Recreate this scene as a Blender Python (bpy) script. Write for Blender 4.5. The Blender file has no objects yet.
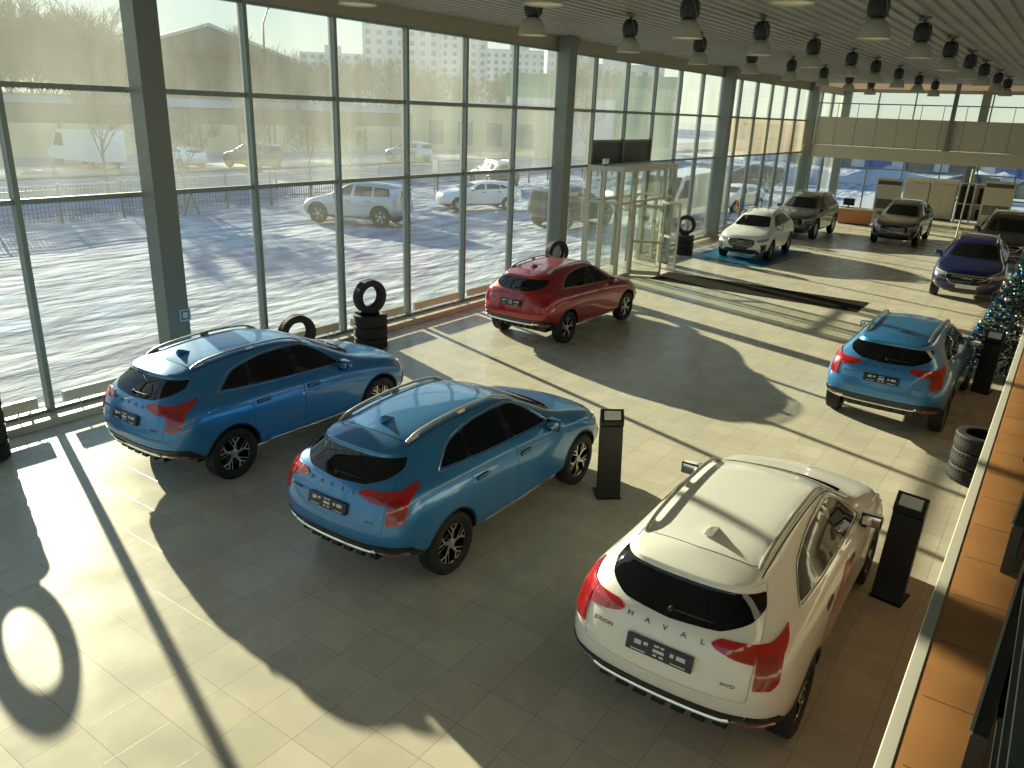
import bpy, bmesh, math, random
from mathutils import Vector, Matrix, geometry
from mathutils.bvhtree import BVHTree

S = bpy.context.scene
COL = S.collection
D = bpy.data
R = math.radians
PI = math.pi

# ------------------------------------------------------------------ camera, sky, sun, exposure
def cam_axes(yaw, pitch, roll):
    cy, sy, cp, sp, cr, sr = math.cos(yaw), math.sin(yaw), math.cos(pitch), math.sin(pitch), math.cos(roll), math.sin(roll)
    f = Vector((sy*cp, cy*cp, -sp)); r = Vector((cy, -sy, 0)); u = r.cross(f)
    return r*cr+u*sr, -r*sr+u*cr, f
CAM = Vector((12.04, -9.08, 4.70)); FPX = 778.5
_r, _u, _f = cam_axes(R(-34.6), R(19.3), R(2.2))
cd = D.cameras.new('camera'); cam = D.objects.new('camera', cd); COL.objects.link(cam)
cd.sensor_width = 36; cd.lens = FPX/1024*36; cd.clip_end = 2000; cd.clip_start = .05
cam.matrix_world = Matrix(((_r.x, _u.x, -_f.x, CAM.x), (_r.y, _u.y, -_f.y, CAM.y), (_r.z, _u.z, -_f.z, CAM.z), (0, 0, 0, 1)))
S.camera = cam

SUN_EL = R(15.3); SUN_AZ = math.atan2(.303, -.953)          # direction TO the sun in the xy plane
to_sun = Vector((math.cos(SUN_EL)*math.cos(SUN_AZ), math.cos(SUN_EL)*math.sin(SUN_AZ), math.sin(SUN_EL)))
W = D.worlds.new('sky'); S.world = W; W.use_nodes = True
wn = W.node_tree.nodes; wl = W.node_tree.links
bg = wn['Background']
wtc = wn.new('ShaderNodeTexCoord'); wsx = wn.new('ShaderNodeSeparateXYZ'); wl.new(wtc.outputs['Generated'], wsx.inputs[0])
sky = wn.new('ShaderNodeValToRGB'); wl.new(wsx.outputs[2], sky.inputs[0])
while len(sky.color_ramp.elements) < 5: sky.color_ramp.elements.new(.5)
for e_, (p_, c_) in zip(sky.color_ramp.elements, ((0, (.80, .78, .64)), (.05, (.76, .82, .72)), (.13, (.55, .73, .78)), (.4, (.28, .50, .84)), (1, (.13, .29, .68)))): e_.position = p_; e_.color = (*c_, 1)
wns = wn.new('ShaderNodeTexNoise'); wns.inputs['Scale'].default_value = 2.2; wns.inputs['Detail'].default_value = 6
wmp = wn.new('ShaderNodeMapping'); wmp.inputs['Scale'].default_value = (1, 1, 5); wl.new(wtc.outputs['Generated'], wmp.inputs[0]); wl.new(wmp.outputs[0], wns.inputs[0])
wcr = wn.new('ShaderNodeMapRange'); wcr.inputs[1].default_value = .52; wcr.inputs[2].default_value = .68; wcr.inputs[3].default_value = 0; wcr.inputs[4].default_value = .45; wl.new(wns.outputs[0], wcr.inputs[0])
cmx = wn.new('ShaderNodeMix'); cmx.data_type = 'RGBA'; wl.new(wcr.outputs[0], cmx.inputs[0]); wl.new(sky.outputs[0], cmx.inputs[6]); cmx.inputs[7].default_value = (.95, .92, .80, 1)
wl.new(cmx.outputs[2], bg.inputs[0]); bg.inputs[1].default_value = 0.86
sd = D.lights.new('sun', 'SUN'); sun = D.objects.new('sun', sd); COL.objects.link(sun)
sd.energy = 13; sd.angle = R(.6); sd.color = (1.0, .85, .61)
sun.rotation_euler = to_sun.to_track_quat('Z', 'Y').to_euler()
sun.location = (-30, 10, 20)
S.view_settings.view_transform = 'Standard'; S.view_settings.look = 'None'
S.view_settings.exposure = 0.3; S.view_settings.gamma = 1; S.view_settings.use_curve_mapping = False

# ------------------------------------------------------------------ helpers
def link(o, parent=None):
    COL.objects.link(o)
    if parent is not None: o.parent = parent
    return o
def shade(me, angle=None):
    for p in me.polygons: p.use_smooth = True
    if angle is not None: me.set_sharp_from_angle(angle=R(angle))
def obj(name, bm, mat, parent=None, smooth=None, loc=None, rot=None):
    """link a bmesh as ONE mesh object"""
    me = D.meshes.new(name)
    bmesh.ops.recalc_face_normals(bm, faces=bm.faces)
    bm.to_mesh(me); bm.free()
    for m in (mat if isinstance(mat, (list, tuple)) else [mat]): me.materials.append(m)
    if smooth is not None: shade(me, smooth)
    o = D.objects.new(name, me); link(o, parent)
    if loc is not None: o.location = loc
    if rot is not None: o.rotation_euler = rot
    return o
def thing(name, label, cat, loc=(0, 0, 0), rotz=0, group=None):
    o = D.objects.new(name, None); link(o); o.empty_display_size = .2
    o.location = loc; o.rotation_euler = (0, 0, rotz)
    tag(o, label, cat, group)
    return o
def tag(o, label=None, cat=None, group=None, kind=None):
    if label: o['label'] = label
    if cat: o['category'] = cat
    if group: o['group'] = group
    if kind: o['kind'] = kind
    return o
def struct(name, bm, mat, smooth=None, parent=None):
    o = obj(name, bm, mat, parent, smooth)
    if parent is None: o['kind'] = 'structure'
    return o
def kids(o): return [c for c in D.objects if c.parent == o]
def copy_tree(root, loc=None, rotz=None, label=None, group=None, mats=None):
    """a thing, its parts and their sub-parts, sharing mesh data"""
    def cp(o, par):
        c = o.copy(); COL.objects.link(c); c.parent = par
        if mats:
            for i, s in enumerate(c.material_slots):
                base = s.material
                if base and base.name in mats:
                    s.link = 'OBJECT'; s.material = mats[base.name]
        for ch in KIDS.get(o.name, []): cp(ch, c)
        return c
    if root.name not in CACHED: index_tree(root)
    r = cp(root, None)
    if loc is not None: r.location = loc
    if rotz is not None: r.rotation_euler = (0, 0, rotz)
    if label: r['label'] = label
    if group: r['group'] = group
    return r
KIDS = {}; CACHED = set()
def index_tree(root):
    CACHED.add(root.name)
    allo = list(D.objects)
    def rec(o):
        ch = [c for c in allo if c.parent == o]
        KIDS[o.name] = ch
        for c in ch: rec(c)
    rec(root)

def new(): return bmesh.new()
def box(bm, x0, x1, y0, y1, z0, z1, mi=0, M=None, bev=0):
    vs = [Vector(p) for p in ((x0,y0,z0),(x1,y0,z0),(x1,y1,z0),(x0,y1,z0),(x0,y0,z1),(x1,y0,z1),(x1,y1,z1),(x0,y1,z1))]
    if M is not None: vs = [M @ v for v in vs]
    v = [bm.verts.new(p) for p in vs]
    fs = [bm.faces.new([v[i] for i in q]) for q in ((0,3,2,1),(4,5,6,7),(0,1,5,4),(1,2,6,5),(2,3,7,6),(3,0,4,7))]
    for f in fs: f.material_index = mi
    if bev:
        es = set(e for f in fs for e in f.edges)
        r = bmesh.ops.bevel(bm, geom=list(es), offset=bev, segments=2, profile=.5, affect='EDGES')
        for f in r['faces']: f.material_index = mi
    return fs
def tube(bm, pts, r, n=8, mi=0, cap=True, closed=False, flat=None):
    """sweep a circle (or ellipse via flat=(a,b)) along pts"""
    pts = [Vector(p) for p in pts]; k = len(pts); rings = []
    up = Vector((0, 0, 1))
    for i, p in enumerate(pts):
        if closed: t = pts[(i+1) % k]-pts[i-1]
        else: t = pts[min(i+1, k-1)]-pts[max(i-1, 0)]
        t.normalize()
        a = t.cross(up)
        if a.length < 1e-3: a = t.cross(Vector((0, 1, 0)))
        a.normalize(); b = a.cross(t)
        rr = r[i] if isinstance(r, (list, tuple)) else r
        fa, fb = flat if flat else (1, 1)
        rings.append([bm.verts.new(p+a*math.cos(2*PI*j/n)*rr*fa+b*math.sin(2*PI*j/n)*rr*fb) for j in range(n)])
    for i in range(k if closed else k-1):
        A, B = rings[i], rings[(i+1) % k]
        for j in range(n):
            f = bm.faces.new((A[j], A[(j+1) % n], B[(j+1) % n], B[j])); f.material_index = mi
    if cap and not closed:
        bm.faces.new(rings[0]).material_index = mi; bm.faces.new(list(reversed(rings[-1]))).material_index = mi
def lathe(bm, prof, n=32, M=None, mi=0, closed=False, cap=True):
    """prof = [(radius, height)] around local z"""
    rings = []
    for r_, h in prof:
        ring = []
        for j in range(n):
            p = Vector((r_*math.cos(2*PI*j/n), r_*math.sin(2*PI*j/n), h))
            ring.append(bm.verts.new(M @ p if M is not None else p))
        rings.append(ring)
    m = len(rings)
    for i in range(m if closed else m-1):
        A, B = rings[i], rings[(i+1) % m]
        for j in range(n):
            f = bm.faces.new((A[j], A[(j+1) % n], B[(j+1) % n], B[j])); f.material_index = mi
    if not closed and cap:
        for ring in (rings[0], rings[-1]):
            try: bm.faces.new(ring).material_index = mi
            except ValueError: pass
def prism(bm, poly, axis, a0, a1, mi=0, M=None):
    """extrude 2-D poly along an axis: 'x': poly=(y,z); 'y': (x,z); 'z': (x,y)"""
    def P(p, a):
        v = Vector((a, p[0], p[1])) if axis == 'x' else Vector((p[0], a, p[1])) if axis == 'y' else Vector((p[0], p[1], a))
        return M @ v if M is not None else v
    A = [bm.verts.new(P(p, a0)) for p in poly]; B = [bm.verts.new(P(p, a1)) for p in poly]
    n = len(poly)
    fs = [bm.faces.new(A), bm.faces.new(list(reversed(B)))]
    for i in range(n): fs.append(bm.faces.new((A[i], B[i], B[(i+1) % n], A[(i+1) % n])))
    for f in fs: f.material_index = mi
    return fs
def smooth_poly(pts, rad=.03, seg=4):
    """round the corners of a closed 2-D polygon"""
    out = []; n = len(pts)
    for i in range(n):
        p = Vector(pts[i][:2]); r_ = pts[i][2] if len(pts[i]) > 2 else rad
        a = Vector(pts[i-1][:2])-p; b = Vector(pts[(i+1) % n][:2])-p
        d = min(r_, a.length*.48, b.length*.48)
        if r_ <= 0: out.append((p.x, p.y)); continue
        A = p+a.normalized()*d; B = p+b.normalized()*d
        for k in range(seg+1):
            t = k/seg
            q = A*(1-t)**2+p*2*t*(1-t)+B*t*t
            out.append((q.x, q.y))
    return out
def densify(poly, step, closed=True):
    out = []; n = len(poly)
    for i in range(n if closed else n-1):
        a = Vector(poly[i]); b = Vector(poly[(i+1) % n]); k = max(1, int((b-a).length/step))
        for j in range(k): out.append(tuple(a.lerp(b, j/k)))
    if not closed: out.append(tuple(poly[-1]))
    return out

# ------------------------------------------------------------------ materials
def mat(name, color, rough=.5, metal=0, coat=0, spec=.5, coat_rough=.03, emit=None, emit_s=1, noise=None, bump=None, alpha=None):
    m = D.materials.new(name); m.use_nodes = True
    nt = m.node_tree; b = nt.nodes['Principled BSDF']
    b.inputs['Base Color'].default_value = (*color, 1)
    b.inputs['Roughness'].default_value = rough; b.inputs['Metallic'].default_value = metal
    b.inputs['Coat Weight'].default_value = coat; b.inputs['Coat Roughness'].default_value = coat_rough
    b.inputs['Specular IOR Level'].default_value = spec
    if emit: b.inputs['Emission Color'].default_value = (*emit, 1); b.inputs['Emission Strength'].default_value = emit_s
    if noise:
        c2, scale, det = noise
        tc = nt.nodes.new('ShaderNodeTexCoord'); tx = nt.nodes.new('ShaderNodeTexNoise'); mx = nt.nodes.new('ShaderNodeMix'); mx.data_type = 'RGBA'
        tx.inputs['Scale'].default_value = scale; tx.inputs['Detail'].default_value = det
        nt.links.new(tc.outputs['Object'], tx.inputs['Vector'])
        rp = nt.nodes.new('ShaderNodeValToRGB'); rp.color_ramp.elements[0].position = .35; rp.color_ramp.elements[1].position = .65
        nt.links.new(tx.outputs[0], rp.inputs[0]); nt.links.new(rp.outputs[0], mx.inputs[0])
        mx.inputs[6].default_value = (*color, 1); mx.inputs[7].default_value = (*c2, 1)
        nt.links.new(mx.outputs[2], b.inputs['Base Color'])
    if bump:
        scale, st, det = bump
        tc = nt.nodes.new('ShaderNodeTexCoord'); tx = nt.nodes.new('ShaderNodeTexNoise'); bp = nt.nodes.new('ShaderNodeBump')
        tx.inputs['Scale'].default_value = scale; tx.inputs['Detail'].default_value = det; bp.inputs['Strength'].default_value = st
        nt.links.new(tc.outputs['Object'], tx.inputs['Vector']); nt.links.new(tx.outputs[0], bp.inputs['Height']); nt.links.new(bp.outputs[0], b.inputs['Normal'])
    return m
def paint(name, c, metal=.35, rough=.35):
    return mat(name, c, rough=rough, metal=metal, coat=1.0, coat_rough=.02)
M = {}
M['blue_paint'] = paint('light_blue_paint', (.030, .21, .50))
M['white_paint'] = paint('white_paint', (.80, .80, .76), metal=0)
M['red_paint'] = paint('red_paint', (.33, .006, .010), metal=.3)
M['navy_paint'] = paint('navy_paint', (.004, .016, .12), metal=.4)
M['grey_paint'] = paint('grey_paint', (.11, .105, .09), metal=.4)
M['black_paint'] = paint('black_paint', (.018, .018, .016), metal=.3)
M['silver_paint'] = paint('silver_paint', (.42, .46, .50), metal=.5)
M['car_glass'] = mat('car_window_glass', (.004, .005, .006), rough=.03, spec=.45)
M['dark_chrome'] = mat('dark_chrome', (.16, .16, .16), rough=.25, metal=1)
M['clear_glass'] = mat('car_headlamp_glass', (.35, .37, .38), rough=.06, metal=.3, coat=1)
M['chrome'] = mat('chrome', (.72, .72, .70), rough=.14, metal=1)
M['satin'] = mat('satin_silver', (.62, .61, .58), rough=.32, metal=.85)
M['black_plastic'] = mat('black_plastic', (.014, .014, .014), rough=.45)
M['gloss_black'] = mat('gloss_black', (.008, .008, .008), rough=.08, coat=.6)
M['rubber'] = mat('tyre_rubber', (.016, .017, .018), rough=.72, bump=(60, .25, 3))
M['red_lamp'] = mat('red_lamp', (.42, .01, .012), rough=.12, coat=1)
M['red_lamp_dark'] = mat('red_lamp_dark', (.27, .006, .009), rough=.15, coat=1)
M['plate'] = mat('plate_frame_black', (.012, .016, .03), rough=.3)
M['plate_white'] = mat('plate_white', (.62, .64, .66), rough=.4)
M['mirror'] = mat('mirror_glass', (.85, .87, .88), rough=.03, metal=1)
# ------------------------------------------------------------------ cars
# control cage: levels (bottom to roof) x columns (rear centre, round the side, to the front centre); x right, y forward
CROSS = [
 [(0,-2.12,0.43),(0.45,-2.11,0.43),(0.7,-2.04,0.41),(0.8,-1.92,0.38),(0.86,-1.78,0.31),(0.87,-1.35,0.26),(0.87,-0.7,0.22),(0.87,0,0.22),(0.87,0.8,0.22),(0.87,1.35,0.24),(0.84,1.8,0.25),(0.7,2,0.24),(0.38,2.1,0.22),(0,2.13,0.22)],
 [(0,-2.27,0.59),(0.46,-2.245,0.59),(0.75,-2.16,0.59),(0.87,-1.99,0.58),(0.915,-1.8,0.55),(0.925,-1.35,0.5),(0.895,-0.7,0.43),(0.885,0,0.4),(0.895,0.8,0.42),(0.925,1.35,0.48),(0.9,1.83,0.5),(0.75,2.08,0.48),(0.4,2.19,0.46),(0,2.22,0.46)],
 [(0,-2.29,0.75),(0.46,-2.265,0.75),(0.76,-2.165,0.755),(0.885,-1.98,0.76),(0.925,-1.8,0.74),(0.935,-1.35,0.71),(0.9,-0.7,0.65),(0.895,0,0.62),(0.9,0.8,0.64),(0.93,1.35,0.68),(0.91,1.83,0.66),(0.77,2.06,0.64),(0.42,2.18,0.62),(0,2.21,0.62)],
 [(0,-2.25,0.94),(0.46,-2.225,0.95),(0.74,-2.13,0.96),(0.86,-1.95,0.97),(0.91,-1.76,0.965),(0.93,-1.35,0.94),(0.92,-0.7,0.9),(0.915,0,0.87),(0.92,0.8,0.86),(0.92,1.35,0.85),(0.885,1.8,0.79),(0.73,2,0.77),(0.42,2.12,0.76),(0,2.16,0.76)],
 [(0,-2.2,1.1),(0.44,-2.175,1.11),(0.69,-2.075,1.12),(0.81,-1.88,1.13),(0.855,-1.7,1.12),(0.87,-1.35,1.095),(0.865,-0.7,1.06),(0.865,0,1.03),(0.86,0.75,1.01),(0.84,1.35,0.985),(0.775,1.75,0.92),(0.62,1.95,0.885),(0.35,2.04,0.88),(0,2.08,0.88)],
 [(0,-2.135,1.19),(0.424,-2.105,1.19),(0.635,-2,1.195),(0.744,-1.8,1.205),(0.783,-1.6,1.19),(0.803,-1.25,1.165),(0.808,-0.7,1.13),(0.803,0,1.1),(0.788,0.7,1.07),(0.709,1.2,1.055),(0.63,1.45,1.02),(0.453,1.6,1),(0.246,1.65,1.005),(0,1.67,1.005)],
 [(0,-2.035,1.28),(0.386,-2.005,1.28),(0.579,-1.905,1.28),(0.671,-1.72,1.285),(0.714,-1.5,1.275),(0.729,-1.15,1.26),(0.738,-0.65,1.23),(0.738,-0.05,1.21),(0.724,0.58,1.16),(0.695,0.88,1.11),(0.627,1.02,1.08),(0.463,1.13,1.075),(0.241,1.19,1.075),(0,1.21,1.075)],
 [(0,-1.93,1.37),(0.357,-1.905,1.37),(0.508,-1.815,1.375),(0.587,-1.63,1.385),(0.62,-1.4,1.4),(0.63,-1.05,1.415),(0.634,-0.6,1.42),(0.63,-0.1,1.41),(0.625,0.3,1.365),(0.611,0.5,1.31),(0.564,0.62,1.29),(0.423,0.7,1.29),(0.226,0.75,1.29),(0,0.77,1.29)],
 [(0,-1.93,1.455),(0.318,-1.91,1.45),(0.477,-1.83,1.44),(0.519,-1.6,1.48),(0.538,-1.3,1.52),(0.542,-1,1.545),(0.542,-0.6,1.555),(0.542,-0.2,1.545),(0.538,0,1.52),(0.519,0.13,1.485),(0.477,0.22,1.475),(0.365,0.28,1.48),(0.187,0.31,1.485),(0,0.32,1.485)],
 [(0,-1.64,1.535),(0.186,-1.62,1.535),(0.326,-1.52,1.54),(0.372,-1.36,1.555),(0.391,-1.15,1.575),(0.4,-0.9,1.59),(0.4,-0.6,1.595),(0.4,-0.35,1.59),(0.391,-0.2,1.58),(0.363,-0.1,1.565),(0.307,-0.05,1.56),(0.242,-0.02,1.56),(0.13,0,1.56),(0,0.01,1.56)],
]
CREASE = {}                                              # (level, column) - (level, column+1) edge creases
def body_mesh(cage, warp=None, creases=(), levels=3):
    bm = new(); cl = bm.edges.layers.float.new('crease_edge')
    n = len(cage[0]); V = {}
    for i, lv in enumerate(cage):
        for j, p in enumerate(lv):
            q = warp(*p) if warp else p
            V[i, j, 1] = bm.verts.new(q)
            V[i, j, -1] = V[i, j, 1] if j in (0, n-1) else bm.verts.new((-q[0], q[1], q[2]))
    def face(*k):
        vs = []
        for q in k:
            if V[q] not in vs: vs.append(V[q])
        return bm.faces.new(vs)
    for s in (1, -1):
        for i in range(len(cage)-1):
            for j in range(n-1):
                q = ((i,j,s),(i,j+1,s),(i+1,j+1,s),(i+1,j,s))
                face(*(q if s == 1 else q[::-1]))
    for i, o in ((0, -1), (len(cage)-1, 1)):
        for j in range(n-1):
            q = ((i,j,1),(i,j+1,1),(i,j+1,-1),(i,j,-1))
            face(*(q[::-1] if o == 1 else q))
    bm.edges.ensure_lookup_table()
    for (i, j0, j1, w) in creases:
        for s in (1, -1):
            for j in range(j0, j1):
                e = bm.edges.get((V[i,j,s], V[i,j+1,s]))
                if e: e[cl] = w
    bmesh.ops.recalc_face_normals(bm, faces=bm.faces)
    me = D.meshes.new('tmp'); bm.to_mesh(me); bm.free()
    o = D.objects.new('tmp', me); COL.objects.link(o)
    md = o.modifiers.new('s', 'SUBSURF'); md.levels = levels; md.render_levels = levels
    r = bake(o); D.objects.remove(o); return r
def bake(o):
    dg = bpy.context.evaluated_depsgraph_get(); dg.update()
    me = D.meshes.new_from_object(o.evaluated_get(dg), preserve_all_data_layers=True, depsgraph=dg)
    return me
def boolean(me, cutter_me, op):
    a = D.objects.new('a', me); b = D.objects.new('b', cutter_me); COL.objects.link(a); COL.objects.link(b)
    md = a.modifiers.new('b', 'BOOLEAN'); md.operation = op; md.object = b; md.solver = 'EXACT'
    r = bake(a); D.objects.remove(a); D.objects.remove(b); return r
def mesh_of(fn):
    bm = new(); fn(bm); bmesh.ops.recalc_face_normals(bm, faces=bm.faces); me = D.meshes.new('c'); bm.to_mesh(me); bm.free(); return me

class Skin:
    """ray casts on the closed body surface, to lay glass, lamps, seams and trim on it"""
    def __init__(s, me):
        s.t = BVHTree.FromPolygons([v.co for v in me.vertices], [tuple(p.vertices) for p in me.polygons])
        s.cx, s.cy = .35, 1.45
    def hit(s, mode, a, b, off=0.0):
        if mode == 'side': o, d = Vector((3, a, b)), Vector((-1, 0, 0))
        elif mode == 'rear': o, d = Vector((a, -5, b)), Vector((0, 1, 0))
        elif mode == 'front': o, d = Vector((a, 5, b)), Vector((0, -1, 0))
        elif mode == 'top': o, d = Vector((a, b, 4)), Vector((0, 0, -1))
        elif mode == 'rc':                                # round the rear corner: a = angle in degrees from straight back
            t = R(a); dr = Vector((math.sin(t), -math.cos(t), 0)); o = Vector((s.cx, -s.cy, b))+dr*3; d = -dr
        elif mode == 'rw':                                # wrapped round the tailgate: a = angle in degrees about (0, -1)
            t = R(a); dr = Vector((math.sin(t), -math.cos(t), 0)); o = Vector((0, -1.0, b))+dr*3; d = -dr
        elif mode == 'fc':
            t = R(a); dr = Vector((math.sin(t), math.cos(t), 0)); o = Vector((s.cx, s.cy-.05, b))+dr*3; d = -dr
        p, nrm, i, dist = s.t.ray_cast(o, d)
        if p is None:
            q, nrm, i, dist = s.t.find_nearest(o+d*2.4); p = q
        if nrm.dot(d) > 0: nrm = -nrm
        return p+nrm*off, nrm
    def ang(s, x, y, front=False):
        return math.degrees(math.atan2(x-s.cx, (y-s.cy+.05) if front else -(y+s.cy)))
def patch(skin, bm, mode, poly, off=.004, depth=.012, step=.05, mirror=(1,), mi=0):
    """a thin curved panel: 2-D outline filled, cast on the body, lifted by off, with a rim going inwards"""
    scale = (1/57, 1) if mode == 'rw' else (1, 1) if mode not in ('rc', 'fc') else (1/110, 1)      # degrees to metres for meshing
    pl = [(p[0]*scale[0], p[1]*scale[1]) for p in poly]
    pl = densify(pl, step*.6)
    xs = [p[0] for p in pl]; ys = [p[1] for p in pl]
    pts = [Vector(p) for p in pl]; n = len(pts)
    x = min(xs)+step*.5
    def inside(px, py):
        c = False
        for i in range(n):
            a, b = pl[i], pl[i-1]
            if (a[1] > py) != (b[1] > py) and px < (b[0]-a[0])*(py-a[1])/(b[1]-a[1])+a[0]: c = not c
        return c
    while x < max(xs):
        y = min(ys)+step*.5
        while y < max(ys):
            if inside(x, y) and min((Vector((x, y))-q).length for q in pts[:n]) > step*.4: pts.append(Vector((x, y)))
            y += step
        x += step
    V, E, F, *_ = geometry.delaunay_2d_cdt(pts, [], [list(range(n))], 1, 1e-6)
    for s in mirror:
        vv = []
        for v in V:
            p, nr = skin.hit(mode, v.x/scale[0], v.y/scale[1], off); vv.append((p, nr))
        top = [bm.verts.new((p.x*s, p.y, p.z)) for p, _ in vv]
        for f in F:
            try: bm.faces.new([top[i] for i in f]).material_index = mi
            except ValueError: pass
        low = [bm.verts.new(((p-nr*depth).x*s, (p-nr*depth).y, (p-nr*depth).z)) for p, nr in vv[:n]]
        for i in range(n):
            try: bm.faces.new((top[i], top[(i+1) % n], low[(i+1) % n], low[i])).material_index = mi
            except ValueError: pass
def trim(skin, bm, mode, line, r=.006, off=.003, closed=False, step=.04, mirror=(1,), flat=None, n=6, mi=0):
    k = 110 if mode in ('rc', 'fc') else 1
    l = densify([(p[0]/k, p[1]) for p in line], step, closed)
    for s in mirror:
        ps = []
        for a, b in l:
            p, _ = skin.hit(mode, a*k, b, off); ps.append((p.x*s, p.y, p.z))
        tube(bm, ps, r, n, mi, closed=closed, flat=flat)
def offset_poly(poly, d):
    n = len(poly); out = []
    A = sum(poly[i-1][0]*poly[i][1]-poly[i][0]*poly[i-1][1] for i in range(n))
    sg = 1 if A > 0 else -1
    for i in range(n):
        a, p, b = Vector(poly[i-1]), Vector(poly[i]), Vector(poly[(i+1) % n])
        t1 = (p-a).normalized(); t2 = (b-p).normalized()
        nn = Vector((t1.y+t2.y, -(t1.x+t2.x)))
        if nn.length < 1e-6: nn = Vector((t1.y, -t1.x))
        nn.normalize(); c = max(.4, nn.dot(Vector((t1.y, -t1.x))))
        out.append(tuple(p+nn*sg*d/c))
    return out

WHEEL = {}
def wheel_meshes(kind, Rw=.352, Wd=.225):
    """tyre and rim meshes, axle along x, outward +x"""
    if (kind, Rw) in WHEEL: return WHEEL[kind, Rw]
    T = Matrix.Rotation(PI/2, 4, 'Y'); h = Wd/2; ri = Rw*.665
    bm = new()
    lathe(bm, [(ri, -h*.8), (ri+.02, -h*.96), (Rw*.86, -h), (Rw*.95, -h*.93), (Rw*.985, -h*.8), (Rw, -h*.62), (Rw, -h*.40), (Rw-.008, -h*.39), (Rw-.008, -h*.32), (Rw, -h*.31), (Rw, -h*.05), (Rw-.008, -h*.04), (Rw-.008, h*.04), (Rw, h*.05),
               (Rw, h*.31), (Rw-.008, h*.32), (Rw-.008, h*.39), (Rw, h*.40), (Rw, h*.62), (Rw*.985, h*.8), (Rw*.95, h*.93), (Rw*.86, h), (ri+.02, h*.96), (ri, h*.8), (ri-.01, h*.5), (ri-.01, -h*.5)], 48, T, closed=True)
    bmesh.ops.recalc_face_normals(bm, faces=bm.faces)
    tyre = D.meshes.new('tyre'); bm.to_mesh(tyre); bm.free(); tyre.materials.append(M['rubber']); shade(tyre, 40)
    bm = new()                                            # 0 dark, 1 machined silver
    lathe(bm, [(ri+.004, h*.78), (ri-.006, h*.80), (ri-.018, h*.72), (ri-.03, 0), (.05, -.01), (.0, -.01)], 48, T, cap=False)
    def bar(r0, a0, r1, a1, w0, w1, x0, x1, th=.03, mi=1):
        A = Vector((x0, r0*math.cos(a0), r0*math.sin(a0))); B = Vector((x1, r1*math.cos(a1), r1*math.sin(a1)))
        t = (B-A).normalized(); s = t.cross(Vector((1, 0, 0))).normalized()
        vs = []
        for P, w in ((A, w0), (B, w1)):
            for dx in (0, -th):
                for q in (-1, 1): vs.append(bm.verts.new(P+s*w*q+Vector((dx, 0, 0))))
        for q, m_ in (((0,1,5,4), mi), ((2,6,7,3), 0), ((0,4,6,2), 0), ((1,3,7,5), 0), ((0,2,3,1), 0), ((4,5,7,6), 0)):
            bm.faces.new([vs[i] for i in q]).material_index = m_
    N = 5; X0 = h*.62; X1 = h*.74
    for k in range(N):
        a = 2*PI*k/N+.3
        if kind == 'loop':                               # five spokes that open into loops at the rim
            bar(.04, a, ri*.62, a+.05, .020, .014, X0, X1)
            bar(ri*.60, a+.04, ri*.985, a+.30, .010, .009, X1, X1)
            bar(ri*.60, a+.05, ri*.985, a-.22, .012, .012, X1, X1)
            bar(ri*.97, a-.22, ri*.97, a+.30, .007, .007, X1, X1)
            bar(ri*.30, a+.02, ri*.93, a+.52, .006, .004, X0+.01, X1)
        elif kind == 'twin':
            for dd in (-.13, .13):
                bar(.05, a+dd*1.8, ri*.985, a+dd, .016, .013, X0, X1)
                bar(.05, a+PI/N+dd*1.2, ri*.985, a+PI/N+dd*.7, .010, .008, X0, X1)
        else:                                            # many thin spokes
            for dd in (-.4, 0, .4):
                bar(.05, a+dd, ri*.985, a+dd, .015, .018, X0, X1)
    lathe(bm, [(.052, X0-.02), (.052, X0+.012), (.035, X0+.02), (0, X0+.02)], 20, T, mi=1)
    bmesh.ops.recalc_face_normals(bm, faces=bm.faces)
    rim = D.meshes.new('rim'); bm.to_mesh(rim); bm.free(); rim.materials.append(M['gloss_black']); rim.materials.append(M['satin']); shade(rim, 30)
    WHEEL[kind, Rw] = (tyre, rim); return WHEEL[kind, Rw]
def add_wheels(root, wb, track, kind, Rw=.352, Wd=.225, steer=0, yoff=0):
    tyre, rim = wheel_meshes(kind, Rw, Wd)
    for y in (-wb/2+yoff, wb/2+yoff):
        for s in (1, -1):
            w = D.objects.new('wheel', tyre); link(w, root); w.location = (s*track, y, Rw)
            w.rotation_euler = (random.Random(y*7+s).uniform(0, 3)*0+(.4 if y > 0 else 1.1), 0, (0 if s == 1 else PI)+(steer if y > 0 else 0))
            r = D.objects.new('rim', rim); link(r, w)
def text_mesh(txt, size, depth=.004):
    cu = D.curves.new('t', 'FONT'); cu.body = txt; cu.size = size; cu.extrude = depth/2; cu.align_x = 'CENTER'; cu.align_y = 'CENTER'
    o = D.objects.new('t', cu); COL.objects.link(o); me = bake(o); D.objects.remove(o); D.curves.remove(cu); return me
def add_text(bm, txt, size, Mx, sx=1.0, depth=.004, mi=0):
    me = text_mesh(txt, size, depth); me.transform(Mx @ Matrix.Scale(sx, 4, (1, 0, 0)))
    n0 = len(bm.faces); bm.from_mesh(me); bm.faces.ensure_lookup_table()
    for f in bm.faces[n0:]: f.material_index = mi
    D.meshes.remove(me)
def flip_wind(poly): return poly

def finish(me, name, mats, root, ang=32, clean=None):
    me.materials.clear()
    for m_ in mats: me.materials.append(m_)
    for p in me.polygons: p.material_index = 0
    if clean: clean(me)
    shade(me, ang)
    o = D.objects.new(name, me); link(o, root); me.name = name; return o

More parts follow.
